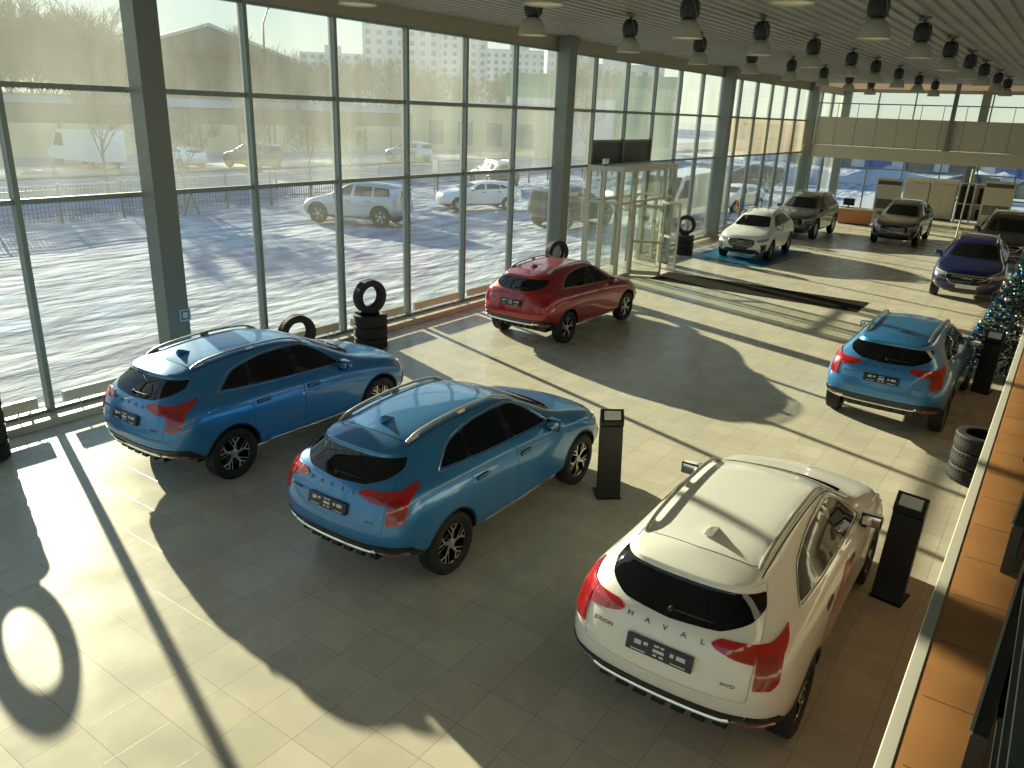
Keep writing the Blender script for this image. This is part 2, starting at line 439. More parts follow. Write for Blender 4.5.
def build_suv(name, spec):
    """spec: dict with warp, paint, wheel arches, window outlines ... -> Empty root with parts"""
    P = spec; root = D.objects.new(name, None); link(root)
    body = body_mesh(P.get('cage', CROSS), P.get('warp'), P.get('creases', [(8,0,3,.75),(4,9,13,.35),(2,0,3,.2)]))
    skin = Skin(body)
    wb, Rw = P['wb'], P['Rw']; ar = P.get('arch', Rw+.045); yo = P.get('yo', 0)
    bp = M[P['paint']]
    # wheel wells
    for y in (-wb/2+yo, wb/2+yo):
        for s in (1, -1):
            def cyl(bm):
                T = Matrix.Translation((s*.80, y, Rw+.01)) @ Matrix.Rotation(PI/2, 4, 'Y')
                lathe(bm, [(ar, -.22), (ar, .4)], 40, T)
                for f in bm.faces: pass
            body = boolean(body, mesh_of(cyl), 'DIFFERENCE')
    def wells(me):
        for p in me.polygons:
            c = p.center; nn = p.normal
            for y in (-wb/2+yo, wb/2+yo):
                dy, dz = c.y-y, c.z-Rw-.01; d = math.hypot(dy, dz)
                if d < ar+.002 and abs(c.x) < .96:
                    if abs(d-ar) < .012 and abs(nn.x) < .5 and (nn.y*dy+nn.z*dz) < 0: p.material_index = 1
                    elif d < ar-.001 and abs(c.x) > .5: p.material_index = 1
            if c.z < .34 and nn.z < -.55: p.material_index = 1
    gap = .004
    # opening panels, cut free of the body with a real gap
    panels = []
    for pn, axis, poly, rng, sides in P.get('panels', []):
        for s in sides:
            a0, a1 = rng
            def cut(g):
                q = offset_poly(poly, g)
                if axis == 'x': return mesh_of(lambda bm: prism(bm, q, 'x', a0*s, a1*s))
                return mesh_of(lambda bm: prism(bm, q, axis, a0, a1))
            pm = boolean(body.copy(), cut(-gap*.5), 'INTERSECT')
            body2 = boolean(body.copy(), cut(gap*.5), 'DIFFERENCE')
            if len(pm.polygons) > 10 and len(body2.polygons) > 10:
                body = body2; panels.append((pn, pm, s))
    finish(body, 'body_shell', [bp, M['black_plastic']], root, clean=wells)
    doors = []
    for pn, pm, s in panels:
        o = finish(pm, pn, [bp, M['black_plastic']], root, clean=wells); doors.append((o, pn, s))
    # side glass
    for nm, poly, m_ in P['side_glass']:
        for s in (1, -1):
            bm = new(); patch(skin, bm, 'side', smooth_poly(poly, .03), .005, .014, .06, (s,)); obj(nm, bm, M[m_], root, 35)
    if P.get('window_chrome'):
        for s in (1, -1):
            bm = new(); trim(skin, bm, 'side', smooth_poly(P['window_chrome'], .05), .009, .004, True, .04, (s,), flat=(1, .8)); obj('window_trim', bm, M[P.get('trim_mat', 'chrome')], root, 40)
    # rear glass and windscreen
    bm = new(); full = P['rear_glass']; full = full+[(-x, z) for x, z in reversed(full) if x > 0]
    patch(skin, bm, 'rw', smooth_poly([(a_/57, b_) for a_, b_ in full], .02) and [(a_*57, b_) for a_, b_ in smooth_poly([(a_/57, b_) for a_, b_ in full], .02)], .005, .012, .06); rg = obj('rear_window', bm, M['car_glass'], root, 35)
    bm = new(); w = P['windscreen']; w = w+[(-x, y) for x, y in reversed(w) if x > 0]
    patch(skin, bm, 'top', smooth_poly(w, .06), .005, .012, .06); obj('windscreen', bm, M['car_glass'], root, 35)
    # roof rails
    rl = P.get('rails')
    if rl:
        for s in (1, -1):
            bm = new(); x0, x1, ya, yb, hh = rl
            pts = []
            for k in range(17):
                t = k/16; y = ya+(yb-ya)*t; x = x0+(x1-x0)*t
                p, _ = skin.hit('top', x, y)
                lift = hh*min(1, math.sin(PI*min(max(t, .0), 1))*4)+.004
                pts.append((p.x*s, p.y, p.z+lift))
            tube(bm, pts, .02, 8, flat=(1.0, .8))
            for k in (1, 8, 15):
                p = pts[k]; box(bm, p[0]-.014, p[0]+.014, p[1]-.06, p[1]+.06, p[2]-hh-.02, p[2]-.005)
            obj('roof_rail', bm, M[P.get('rail_mat', 'satin')], root, 40)
            bm = new(); trim(skin, bm, 'top', [(x0+.035, ya-.05), (x1+.035, yb+.1)], .006, 0, False, .06, (s,)); obj('roof_seam', bm, M['black_plastic'], root, 40)
    # mirrors
    mx, my, mz = P['mirror']
    for s in (1, -1):
        bm = new()
        def bl(c, h3, n1=3):
            r0 = len(bm.verts)
            bmesh.ops.create_cube(bm, size=1)
            bm.verts.ensure_lookup_table()
            vs = bm.verts[r0:]
            for v in vs:
                k = .72 if v.co.x > 0 else 1
                v.co = Vector((c[0]+v.co.x*h3[0], c[1]+v.co.y*h3[1]*k, c[2]+v.co.z*h3[2]*k))
            es = list({e for v in vs for e in v.link_edges})
            bmesh.ops.bevel(bm, geom=es, offset=min(h3)*.32, segments=3, profile=.6, affect='EDGES')
        bl((mx+.125, my, mz+.06), (.20, .13, .13))
        for v in bm.verts: v.co.x *= s
        hb = obj('side_mirror', bm, bp, root, 40)
        bm = new(); box(bm, mx-.03, mx+.09, my-.04, my+.04, mz-.04, mz+.0); box(bm, mx+.03, mx+.22, my-.075, my-.055, mz-.005, mz+.125, bev=.008)
        for v in bm.verts: v.co.x *= s
        obj('mirror_base', bm, M['black_plastic'], hb, 40)
        bm = new(); box(bm, mx+.045, mx+.205, my-.080, my-.074, mz+.01, mz+.11, bev=.002)
        for v in bm.verts: v.co.x *= s
        obj('mirror_glass', bm, M['mirror'], hb, 40)
    # door handles
    for (ya, yb, z) in P.get('handles', []):
        for s in (1, -1):
            bm = new(); patch(skin, bm, 'side', smooth_poly([(ya-.015, z-.03), (yb+.015, z-.03), (yb+.015, z+.024), (ya-.015, z+.024)], .025), .0015, .004, .03, (s,), mi=1)
            trim(skin, bm, 'side', [(ya, z), (ya+.03, z+.004), (yb-.03, z+.004), (yb, z)], .013, .022, False, .02, (s,), flat=(.5, .9))
            par = root
            for o, pn, ss in doors:
                if ss == s and pn == 'side_door' and min(v.co.y for v in o.data.vertices) < (ya+yb)/2 < max(v.co.y for v in o.data.vertices): par = o
            obj('door_handle', bm, [bp, M['black_plastic']], par, 40)
    # arch lips and sills
    for y in (-wb/2+yo, wb/2+yo):
        for s in (1, -1):
            bm = new(); pts = []
            for k in range(25):
                t = R(-22)+(PI+R(44))*k/24; a, b = y+math.cos(t)*(ar+.012), Rw+.01+math.sin(t)*(ar+.012)
                if b < .21: continue
                p, _ = skin.hit('side', a, b, .002); pts.append((p.x*s, p.y, p.z))
            if P.get('cladding'):
                tube(bm, pts, P['cladding'], 8, flat=(.45, 1)); mm = M['black_plastic']
            else: tube(bm, pts, .009, 6); mm = M['black_plastic']
            obj('wheel_arch_trim', bm, mm, root, 40)
    for s in (1, -1):
        bm = new(); ya, yb = -wb/2+yo+ar+.02, wb/2+yo-ar-.02
        patch(skin, bm, 'side', [(ya, .245), (yb, .245), (yb, .31), (ya, .31)], .006, .02, .08, (s,)); obj('sill_cladding', bm, M['black_plastic'], root, 40)
    for ln in P.get('side_chrome', []):
        for s in (1, -1):
            bm = new(); trim(skin, bm, 'side', ln, .011, .004, False, .06, (s,), flat=(.6, 1)); obj('door_trim_strip', bm, M['chrome'], root, 40)
    add_wheels(root, wb, P['track'], P['wheel'], Rw, yoff=yo)
    # underbody
    bm = new(); box(bm, -.55, .55, -1.68, 1.8, .24, .44); obj('underbody', bm, M['black_plastic'], root)
    return root, skin, doors

def rear_details(root, skin, P):
    hit = skin.hit
    # tail lamps: an arrow-shaped lamp wrapping the corner
    def A(x, y): return skin.ang(x, y)
    for s in (1, -1):
        bm = new()
        inner = smooth_poly([(.345, 1.115, .012), (.40, 1.155, .03), (.655, 1.15, .0), (.655, 1.03, 0), (.52, 1.045, .05), (.38, 1.085, .02)], .01)
        patch(skin, bm, 'rear', inner, .012, .03, .03, (s,))
        outer = smooth_poly([(A(.664,-2.08), 1.15, 0), (A(.75,-2.02), 1.155, .02), (A(.82,-1.93), 1.18, .05), (A(.852,-1.77), 1.205, .006), (A(.855,-1.83), 1.16, .02), (A(.835,-1.95), 1.08, .03), (A(.83,-1.98), 1.02, .05), (A(.82,-2.02), .90, .04), (A(.78,-2.07), .855, .04), (A(.664,-2.12), .855, .01)], .01)
        patch(skin, bm, 'rc', outer, .014, .035, .03, (s,))
        tl = obj('tail_lamp', bm, M['red_lamp'], root, 30)
        bm = new()
        blk = smooth_poly([(A(.68,-2.1), 1.09), (A(.80,-2.0), 1.09), (A(.80,-2.02), .92), (A(.76,-2.07), .88), (A(.68,-2.12), .88)], .01)
        patch(skin, bm, 'rc', blk, .0165, .004, .03, (s,))
        patch(skin, bm, 'rear', smooth_poly([(.42, 1.10), (.64, 1.105), (.64, 1.04), (.53, 1.052)], .01), .0145, .004, .03, (s,))
        obj('lamp_lens', bm, M['red_lamp_dark'], tl, 30)
    # tailgate badge letters
    def at_rear(x, z, off):
        p, nr = hit('rear', x, z, off); zax = nr; xax = Vector((1, 0, 0)); yax = zax.cross(xax).normalized(); xax = yax.cross(zax).normalized()
        return Matrix(((xax.x, yax.x, zax.x, p.x), (xax.y, yax.y, zax.y, p.y), (xax.z, yax.z, zax.z, p.z), (0,0,0,1)))
    bm = new()
    for ch, x in zip('HAVAL', (-.29, -.145, 0, .145, .29)): add_text(bm, ch, .056, at_rear(x, 1.10, .004), 1.3, .006)
    add_text(bm, 'JOLION', .042, at_rear(-.50, .955, .003), 1.25, .004)
    add_text(bm, '4WD', .036, at_rear(.52, .855, .003), 1.35, .004)
    obj('badge_lettering', bm, M['dark_chrome'], root)
    # number plate holder
    p, nr = hit('rear', 0, .925, .014)
    bm = new(); Mx = Matrix.Translation(p) @ Matrix.Rotation(math.atan2(nr.z, -nr.y)*-1, 4, 'X')
    box(bm, -.265, .265, -.012, .012, -.062, .062, 0, Mx, .004)
    pl = obj('licence_plate', bm, M['plate'], root, 40)
    bm = new()
    for (x0, x1, z0, z1) in ((-.20,-.145,.0,.034),(-.125,-.09,.012,.036),(-.04,.0,.03,.045),(.012,.04,.03,.045),(-.045,.045,-.012,.012),(-.04,-.01,-.042,-.028),(.01,.045,-.042,-.028),(.09,.12,.0,.028),(.14,.21,-.002,.03),(-.22,-.10,-.048,-.040),(.10,.22,-.048,-.040)):
        box(bm, x0, x1, -.0145, -.0125, z0, z1, 0, Mx)
    obj('plate_marking', bm, M['plate_white'], pl)
    # lower bumper: black valance with toothed edge, silver strip with flared ends, reflectors
    bm = new()
    for s in (1, -1):
        patch(skin, bm, 'rear', [(0, .42), (.48, .42), (.66, .42), (.66, .615), (.48, .605), (0, .605)], .010, .03, .05, (s,))
        patch(skin, bm, 'rc', smooth_poly([(A(.655,-2.1), .44, 0), (A(.80,-1.96), .40, .02), (A(.885,-1.72), .37, .02), (A(.90,-1.76), .43, .04), (A(.86,-1.97), .60, .05), (A(.655,-2.14), .615, 0)], .02), .010, .03, .04, (s,))
    for i in range(7):
        x = -.48+.16*i; p, nr = hit('rear', x, .46, .0)
        prism(bm, [(x-.055, .40), (x+.055, .40), (x+.03, .50), (x-.03, .50)], 'y', p.y-.03, p.y+.08)
    obj('rear_valance', bm, M['black_plastic'], root, 40)
    bm = new()
    trim(skin, bm, 'rear', [(-.56, .545), (-.50, .515), (.50, .515), (.56, .545)], .019, .020, False, .05, flat=(.7, 1))
    for s in (1, -1):
        patch(skin, bm, 'rc', smooth_poly([(A(.54,-2.16), .505), (A(.58,-2.14), .545), (A(.76,-2.04), .545), (A(.83,-1.95), .515), (A(.77,-2.02), .475), (A(.60,-2.12), .475)], .01), .022, .02, .03, (s,))
    obj('bumper_trim', bm, M['chrome'], root, 40)
    for s in (1, -1):
        bm = new(); patch(skin, bm, 'rc', smooth_poly([(A(.64,-2.12), .538), (A(.78,-2.03), .538), (A(.78,-2.03), .518), (A(.64,-2.12), .518)], .006), .026, .004, .03, (s,))
        obj('reflector', bm, M['red_lamp'], root, 40)
    # wiper, shark fin, spoiler underside
    bm = new()
    trim(skin, bm, 'rear', [(-.01, 1.215), (.32, 1.215)], .007, .018, False, .05)
    p, _ = hit('rear', 0, 1.215, .01); lathe(bm, [(.022, -.01), (.022, .02), (.012, .028)], 12, Matrix.Translation(p) @ Matrix.Rotation(PI/2, 4, 'X'))
    obj('rear_wiper', bm, M['black_plastic'], root, 40)
    bm = new(); p, _ = hit('top', 0, -1.36)
    vs = []
    prof = [(-.11, 0), (.10, 0), (.02, .035), (-.05, .062), (-.095, .066)]
    A_ = [bm.verts.new((.0+(.035 if z_ < .01 else .012), p.y+y_, p.z+z_-.004)) for y_, z_ in prof]
    B_ = [bm.verts.new((-(.035 if z_ < .01 else .012), p.y+y_, p.z+z_-.004)) for y_, z_ in prof]
    bm.faces.new(A_); bm.faces.new(B_[::-1])
    for i in range(5): bm.faces.new((A_[i], B_[i], B_[(i+1) % 5], A_[(i+1) % 5]))
    bmesh.ops.bevel(bm, geom=list(bm.edges), offset=.006, segments=2, affect='EDGES')
    obj('roof_antenna', bm, M[P['paint']], root, 40)
    bm = new(); trim(skin, bm, 'top', [(-.50, -1.55), (-.40, -1.60), (0, -1.64), (.40, -1.60), (.50, -1.55)], .004, -.001, False, .05)
    obj('spoiler_seam', bm, M['black_plastic'], root, 40)

JOLION = dict(
    paint='blue_paint', wb=2.70, Rw=.352, track=.80, wheel='loop',
    side_glass=[('front_side_window', [(-.07, 1.135), (.62, 1.105), (.32, 1.34, .10), (.10, 1.455, .10), (-.12, 1.475)], 'car_glass'),
                ('rear_side_window', [(-.90, 1.175), (-.21, 1.14), (-.24, 1.48), (-.60, 1.475, .1), (-.86, 1.445)], 'car_glass'),
                ('quarter_window', [(-1.40, 1.215), (-.97, 1.18), (-.92, 1.435), (-1.14, 1.38, .06)], 'car_glass'),
                ('door_pillar_cover', [(-.205, 1.14), (-.075, 1.135), (-.125, 1.475), (-.235, 1.48)], 'gloss_black'),
                ('rear_pillar_cover', [(-.965, 1.18), (-.905, 1.175), (-.865, 1.445), (-.915, 1.435)], 'gloss_black')],
    window_chrome=[(-1.46, 1.20, .02), (-.90, 1.157, .0), (-.07, 1.117, 0), (.70, 1.085, .02), (.35, 1.355, .12), (.10, 1.482, .12), (-.24, 1.505, .1), (-.60, 1.498, .1), (-.90, 1.46, .1), (-1.16, 1.40, .08)],
    rear_glass=[(0, 1.165), (19, 1.185), (31, 1.25), (38, 1.31), (39.5, 1.385), (20, 1.402), (0, 1.405)],
    windscreen=[(0, 1.14), (.45, 1.07), (.62, .95), (.50, .36), (.30, .40), (0, .42)],
    rails=(.475, .495, -1.60, .16, .04), mirror=(.80, .62, 1.05),
    handles=[(-.95, -.74, .965), (-.08, .13, .945)],
    side_chrome=[[(-.78, .37), (-.10, .35)], [(-.08, .35), (.80, .335)]],
    panels=[('tailgate', 'y', smooth_poly([(-.66, .745, .06), (0, .735, 0), (.66, .745, .06), (.66, .82, .0), (.66, 1.15, 0), (.63, 1.26, .04), (.545, 1.43, .02), (-.545, 1.43, .02), (-.63, 1.26, .04), (-.66, 1.15, 0), (-.66, .82, .0)], .02), (-2.6, -1.60), (1,)),
            ('bonnet', 'z', smooth_poly([(-.70, 1.05), (-.74, 1.60), (-.60, 1.93, .08), (0, 2.06, .2), (.60, 1.93, .08), (.74, 1.60), (.70, 1.05), (0, 1.16, .1)], .03), (.82, 1.3), (1,)),
            ('side_door', 'x', smooth_poly([(-1.03, .68, .12), (-.90, .33, .04), (-.16, .31, .0), (-.15, 1.07, 0), (-.16, 1.125, 0), (-.99, 1.165, .02), (-1.02, 1.04, .05)], .02), (.62, 1.2), (1, -1)),
            ('side_door', 'x', smooth_poly([(-.145, .31, .0), (.80, .32, .06), (.87, .60, .1), (.84, .95, .05), (.72, 1.07, .02), (-.145, 1.12, .0)], .02), (.62, 1.2), (1, -1))],
)
# ------------------------------------------------------------------ building materials
def nt_of(m): return m.node_tree.nodes, m.node_tree.links, m.node_tree.nodes['Principled BSDF']
def floor_material():
    m = mat('grey_floor_tiles', (.30, .285, .235), rough=.33, spec=.22); n, l, b = nt_of(m)
    tc = n.new('ShaderNodeTexCoord'); mp = n.new('ShaderNodeMapping'); mp.inputs['Location'].default_value = (-5.69/.4575, 6.95/.4575, 0); mp.inputs['Scale'].default_value = (1/.4575,)*3
    l.new(tc.outputs['Object'], mp.inputs[0])
    sx = n.new('ShaderNodeSeparateXYZ'); l.new(mp.outputs[0], sx.inputs[0])
    def M_(op, a, bb=None):
        k = n.new('ShaderNodeMath'); k.operation = op
        for i, v in enumerate((a, bb)):
            if v is None: continue
            if isinstance(v, (int, float)): k.inputs[i].default_value = v
            else: l.new(v, k.inputs[i])
        return k.outputs[0]
    gx = M_('LESS_THAN', M_('ABSOLUTE', M_('SUBTRACT', M_('FRACT', sx.outputs[0]), .5)), .4925)
    gy = M_('LESS_THAN', M_('ABSOLUTE', M_('SUBTRACT', M_('FRACT', sx.outputs[1]), .5)), .4925)
    tile = M_('MULTIPLY', gx, gy)
    fl = n.new('ShaderNodeVectorMath'); fl.operation = 'FLOOR'; l.new(mp.outputs[0], fl.inputs[0])
    wn_ = n.new('ShaderNodeTexWhiteNoise'); l.new(fl.outputs[0], wn_.inputs['Vector'])
    ns = n.new('ShaderNodeTexNoise'); ns.inputs['Scale'].default_value = 1.6; ns.inputs['Detail'].default_value = 6; l.new(tc.outputs['Object'], ns.inputs[0])
    v1 = M_('ADD', M_('MULTIPLY', wn_.outputs[0], .12), M_('MULTIPLY', ns.outputs[0], .30))
    hs = n.new('ShaderNodeHueSaturation'); hs.inputs['Color'].default_value = (.56, .53, .43, 1); l.new(M_('ADD', v1, .79), hs.inputs['Value'])
    mx = n.new('ShaderNodeMix'); mx.data_type = 'RGBA'; mx.inputs[6].default_value = (.34, .32, .26, 1); l.new(tile, mx.inputs[0]); l.new(hs.outputs[0], mx.inputs[7])
    l.new(mx.outputs[2], b.inputs['Base Color'])
    l.new(M_('ADD', M_('MULTIPLY', ns.outputs[0], .22), .16), b.inputs['Roughness'])
    bp = n.new('ShaderNodeBump'); bp.inputs['Strength'].default_value = .25; bp.inputs['Distance'].default_value = .004; l.new(tile, bp.inputs['Height']); l.new(bp.outputs[0], b.inputs['Normal'])
    return m
def pane_material(name, tint=(.90, .95, .925), dirt=.09, dirt_col=(.80, .86, .78), scale=.7):
    """dusty window glass: mostly clear, a mirror sheen and a thin film of dirt that the sun lights up"""
    m = D.materials.new(name); m.use_nodes = True; n = m.node_tree.nodes; l = m.node_tree.links; n.clear()
    out = n.new('ShaderNodeOutputMaterial'); tr = n.new('ShaderNodeBsdfTransparent'); tr.inputs[0].default_value = (*tint, 1)
    gl = n.new('ShaderNodeBsdfGlossy'); gl.inputs['Roughness'].default_value = .02; gl.inputs[0].default_value = (.9, .95, .93, 1)
    fr = n.new('ShaderNodeFresnel'); fr.inputs[0].default_value = 1.45
    geo = n.new('ShaderNodeNewGeometry'); ff = n.new('ShaderNodeMath'); ff.operation = 'SUBTRACT'; ff.inputs[0].default_value = 1; l.new(geo.outputs['Backfacing'], ff.inputs[1])
    fm = n.new('ShaderNodeMath'); fm.operation = 'MULTIPLY'; l.new(fr.outputs[0], fm.inputs[0]); l.new(ff.outputs[0], fm.inputs[1])
    m1 = n.new('ShaderNodeMixShader'); l.new(fm.outputs[0], m1.inputs[0]); l.new(tr.outputs[0], m1.inputs[1]); l.new(gl.outputs[0], m1.inputs[2])
    tl = n.new('ShaderNodeBsdfTranslucent'); tl.inputs[0].default_value = (*dirt_col, 1)
    tc = n.new('ShaderNodeTexCoord'); mp = n.new('ShaderNodeMapping'); mp.inputs['Scale'].default_value = (1, 1.0, .35); ns = n.new('ShaderNodeTexNoise'); ns.inputs['Scale'].default_value = scale; ns.inputs['Detail'].default_value = 6
    l.new(tc.outputs['Object'], mp.inputs[0]); l.new(mp.outputs[0], ns.inputs[0])
    mr = n.new('ShaderNodeMapRange'); mr.inputs[1].default_value = .3; mr.inputs[2].default_value = .7; mr.inputs[3].default_value = dirt*.6; mr.inputs[4].default_value = dirt*1.4
    l.new(ns.outputs[0], mr.inputs[0])
    m2 = n.new('ShaderNodeMixShader'); l.new(mr.outputs[0], m2.inputs[0]); l.new(m1.outputs[0], m2.inputs[1]); l.new(tl.outputs[0], m2.inputs[2]); l.new(m2.outputs[0], out.inputs[0])
    return m
M['floor'] = floor_material()
M['pane'] = pane_material('dusty_window_glass', dirt=.05)
M['pane_low'] = pane_material('window_glass', dirt=.016)
M['clear_pane'] = pane_material('clean_glass', dirt=.01)
M['porch_pane'] = pane_material('porch_glass', tint=(.84, .87, .83), dirt=.02)
M['film'] = pane_material('cream_window_film', tint=(.52, .52, .47), dirt=.13, dirt_col=(.86, .84, .70))
M['mullion'] = mat('grey_aluminium', (.20, .235, .22), rough=.42, metal=.2)
M['column'] = mat('column_grey_paint', (.155, .175, .155), rough=.4)
M['header'] = mat('header_plaster', (.30, .28, .21), rough=.7)
M['deck'] = mat('ceiling_deck_metal', (.27, .275, .26), rough=.5, metal=.25, noise=((.22, .225, .21), .6, 4))
M['soffit'] = mat('tan_ceiling_board', (.62, .45, .32), rough=.8)
M['cream'] = mat('cream_panel', (.52, .49, .40), rough=.55)
M['white_wall'] = mat('white_plaster', (.62, .61, .55), rough=.8)
M['plinth'] = mat('plinth_tile', (.58, .53, .42), rough=.5)
M['radiator'] = mat('radiator_enamel', (.66, .64, .54), rough=.4)
M['dark_panel'] = mat('dark_grey_panel', (.06, .062, .055), rough=.5)
M['wood'] = mat('orange_laminate', (.60, .29, .11), rough=.42, noise=((.50, .23, .085), 3, 6))
M['edge_white'] = mat('white_edge_trim', (.66, .64, .56), rough=.5)
M['rail_grey'] = mat('railing_grey', (.15, .17, .18), rough=.4, metal=.3)
M['black_board'] = mat('stand_black', (.006, .006, .006), rough=.5)
M['paper'] = mat('paper_white', (.55, .56, .54), rough=.6)
M['lamp_shell'] = mat('lamp_shell', (.42, .41, .34), rough=.45)
M['lamp_inside'] = mat('lamp_reflector', (.85, .80, .58), rough=.3)
M['mat_dark'] = mat('entrance_mat_fibre', (.022, .020, .016), rough=1, spec=.03, bump=(90, .3, 2))
M['mat_blue'] = mat('blue_floor_mat', (.012, .12, .23), rough=.35)
M['snow'] = mat('trodden_shaded_snow', (.37, .40, .46), rough=.9, spec=.05, noise=((.19, .22, .29), 1.0, 10), bump=(1.6, 1.0, 9))  # trodden snow; darker streaks in the colour also suggest the lattice shadow
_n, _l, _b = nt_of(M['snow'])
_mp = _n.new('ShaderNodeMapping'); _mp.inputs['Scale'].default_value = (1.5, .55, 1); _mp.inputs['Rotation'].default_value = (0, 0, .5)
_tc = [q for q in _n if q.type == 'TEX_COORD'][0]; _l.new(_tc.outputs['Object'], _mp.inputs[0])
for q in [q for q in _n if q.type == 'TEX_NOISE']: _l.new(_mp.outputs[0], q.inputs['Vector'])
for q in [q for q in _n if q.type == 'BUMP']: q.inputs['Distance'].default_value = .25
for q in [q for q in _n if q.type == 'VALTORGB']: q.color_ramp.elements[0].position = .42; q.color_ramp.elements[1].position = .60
M['snow_clean'] = mat('fresh_snow', (.40, .415, .44), rough=.9, spec=.05, bump=(1.5, .5, 6))
M['bark'] = mat('bare_branches', (.15, .125, .10), rough=.9)
M['fence'] = mat('fence_metal', (.11, .12, .13), rough=.5)
M['beige_wall'] = mat('beige_wall', (.55, .47, .28), rough=.8)
M['dark_wall'] = mat('brown_siding', (.12, .11, .085), rough=.8)
M['hall_wall'] = mat('hall_cladding', (.13, .125, .10), rough=.8, noise=((.10, .095, .08), 1.5, 5))
M['roof_snow'] = mat('snowy_roof', (.42, .44, .46), rough=.9, spec=.05)
M['tower'] = mat('tower_concrete', (.42, .45, .47), rough=.8)
M['tower_window'] = mat('tower_window', (.10, .14, .17), rough=.3)
M['road'] = mat('slushy_road', (.20, .195, .18), rough=.9, spec=.05, noise=((.34, .34, .33), .3, 5))
M['green'] = mat('green_cladding', (.03, .26, .14), rough=.5)
M['blue_sign'] = mat('blue_sign', (.02, .09, .35), rough=.4)
M['fir'] = mat('fir_needles', (.010, .045, .05), rough=.8)
M['silver_ball'] = mat('silver_bauble', (.75, .78, .80), rough=.12, metal=1)
M['blue_ball'] = mat('blue_bauble', (.02, .12, .50), rough=.12, metal=.8)
M['teal_ball'] = mat('turquoise_bauble', (.05, .40, .48), rough=.15, metal=.6)
M['grey_cloth'] = mat('black_cloth', (.008, .008, .009), rough=.9)
M['orange_wood'] = mat('counter_wood', (.42, .17, .06), rough=.4)
M['decal_red'] = mat('decal_red', (.55, .03, .02), rough=.3)

# ------------------------------------------------------------------ the hall
bm = new(); box(bm, -.1, 20, -16, 42, -.2, 0); struct('floor', bm, M['floor'])
bm = new()                                                # trapezoidal deck, ribs run the length of the hall
z0, zc, per = 6.60, 6.64, .26; x = .05; prof = []
while x < 19.9:
    prof += [(x, z0), (x+.10, z0), (x+.13, zc), (x+.23, zc)]; x += per
prof += [(20, 6.95), (.05, 6.95)]
prism(bm, prof, 'y', -16, 34.2); struct('ceiling', bm, M['deck'])
bm = new(); box(bm, -.15, 20, 34.2, 41.3, 6.60, 6.95); struct('ceiling', bm, M['soffit'])
bm = new(); box(bm, -.22, .05, -16, 41.3, 6.29, 7.1); struct('wall_left', bm, M['header'])
bm = new(); box(bm, 20, 20.2, -16, 42, -.2, 3.4); box(bm, 20, 20.2, -16, 42, 6.3, 7.1); struct('wall_right', bm, M['white_wall'])
bm = new(); box(bm, -.2, 20.2, -16.2, -16, -.2, .3); box(bm, -.2, 20.2, -16.2, -16, 6.3, 7.1); struct('wall_front', bm, M['white_wall'])
def fill_glazing(nn, a, b, z0, z1, fixed, axis):  # unseen glazed bays behind and right of the camera, added for sky fill
    w = D.objects.new('window_%d' % nn, None); link(w); w['kind'] = 'structure'
    for i, (p, q) in enumerate(((a-.03, a+.03), (a+.03, b-.03))):
        bm = new()
        if i == 0: box(bm, *((p, q, fixed-.06, fixed+.06) if axis == 'x' else (fixed-.06, fixed+.06, p, q)), z0, z1)
        else: box(bm, *((p, q, fixed-.006, fixed+.006) if axis == 'x' else (fixed-.006, fixed+.006, p, q)), z0, z1)
        obj(('mullion', 'glass_pane')[i], bm, M[('mullion', 'clear_pane')[i]], w)
for i in range(8): fill_glazing(80+i, i*2.5, i*2.5+2.5, .3, 6.3, -16.1, 'x')
for i in range(14): fill_glazing(90+i, -16+i*4, -12+i*4, 3.4, 6.3, 20.1, 'y')
# plinth under the glass
bm = new(); box(bm, -.12, .33, -16, 11.8, 0, .12, bev=.006); struct('baseboard_left', bm, M['plinth'])
bm = new(); box(bm, -.12, .33, 15.7, 41, 0, .12, bev=.006); struct('baseboard_left', bm, M['plinth'])
def window(n, y0, y1, levels, film=(), panel=(), low_mat='pane_low', first=False):
    w = D.objects.new('window_%d' % n, None); link(w); w['kind'] = 'structure'; w.location = (0, y0, .12)
    def P(nm, bm, m): o = obj(nm, bm, m, w); o.location = (0, -y0, -.12); return o
    bm = new(); box(bm, -.10, .07, y0-.038, y0+.038, levels[0], levels[-1], bev=.006); P('mullion', bm, M['mullion'])
    for i, z in enumerate(levels):
        bm = new(); t = .035 if 0 < i < len(levels)-1 else .05
        box(bm, -.07, .03, y0+.038, y1-.038, z-(t if i else 0), z+(t if i < len(levels)-1 else 0)); P('transom', bm, M['mullion'])
    for i in range(len(levels)-1):
        z0, z1 = levels[i]+.03, levels[i+1]-.03
        if i in panel:
            bm = new(); box(bm, -.05, 0, y0+.03, y1-.03, z0, z1); P('blank_panel', bm, M['dark_panel']); continue
        bm = new(); box(bm, -.03, -.018, y0+.03, y1-.03, z0, z1)
        P('glass_pane', bm, M['film'] if i in film else M['pane_low' if i == 0 and low_mat == 'pane_low' else 'pane'])
n = 0
for k in range(-8, 17):
    n += 1; y0, y1 = 2*k, 2*k+2
    if k in (6, 7): window(n, y0, y1, [3.25, 3.95, 4.80, 6.29], panel=(0,))
    else: window(n, y0, y1, [.12, 3.25, 4.80, 6.29], film=(1,) if k >= 11 else ())
n += 1; window(n, 34, 36, [.12, 3.05], low_mat='pane'); n += 1; window(n, 34, 36.3, [3.65, 6.29], low_mat='pane')
n += 1; window(n, 36, 38.5, [.12, 3.05], low_mat='pane'); n += 1; window(n, 36.3, 38.6, [3.65, 6.29], low_mat='pane')
n += 1; window(n, 38.5, 41, [.12, 3.05], low_mat='pane'); n += 1; window(n, 38.6, 41, [3.65, 6.29], low_mat='pane')
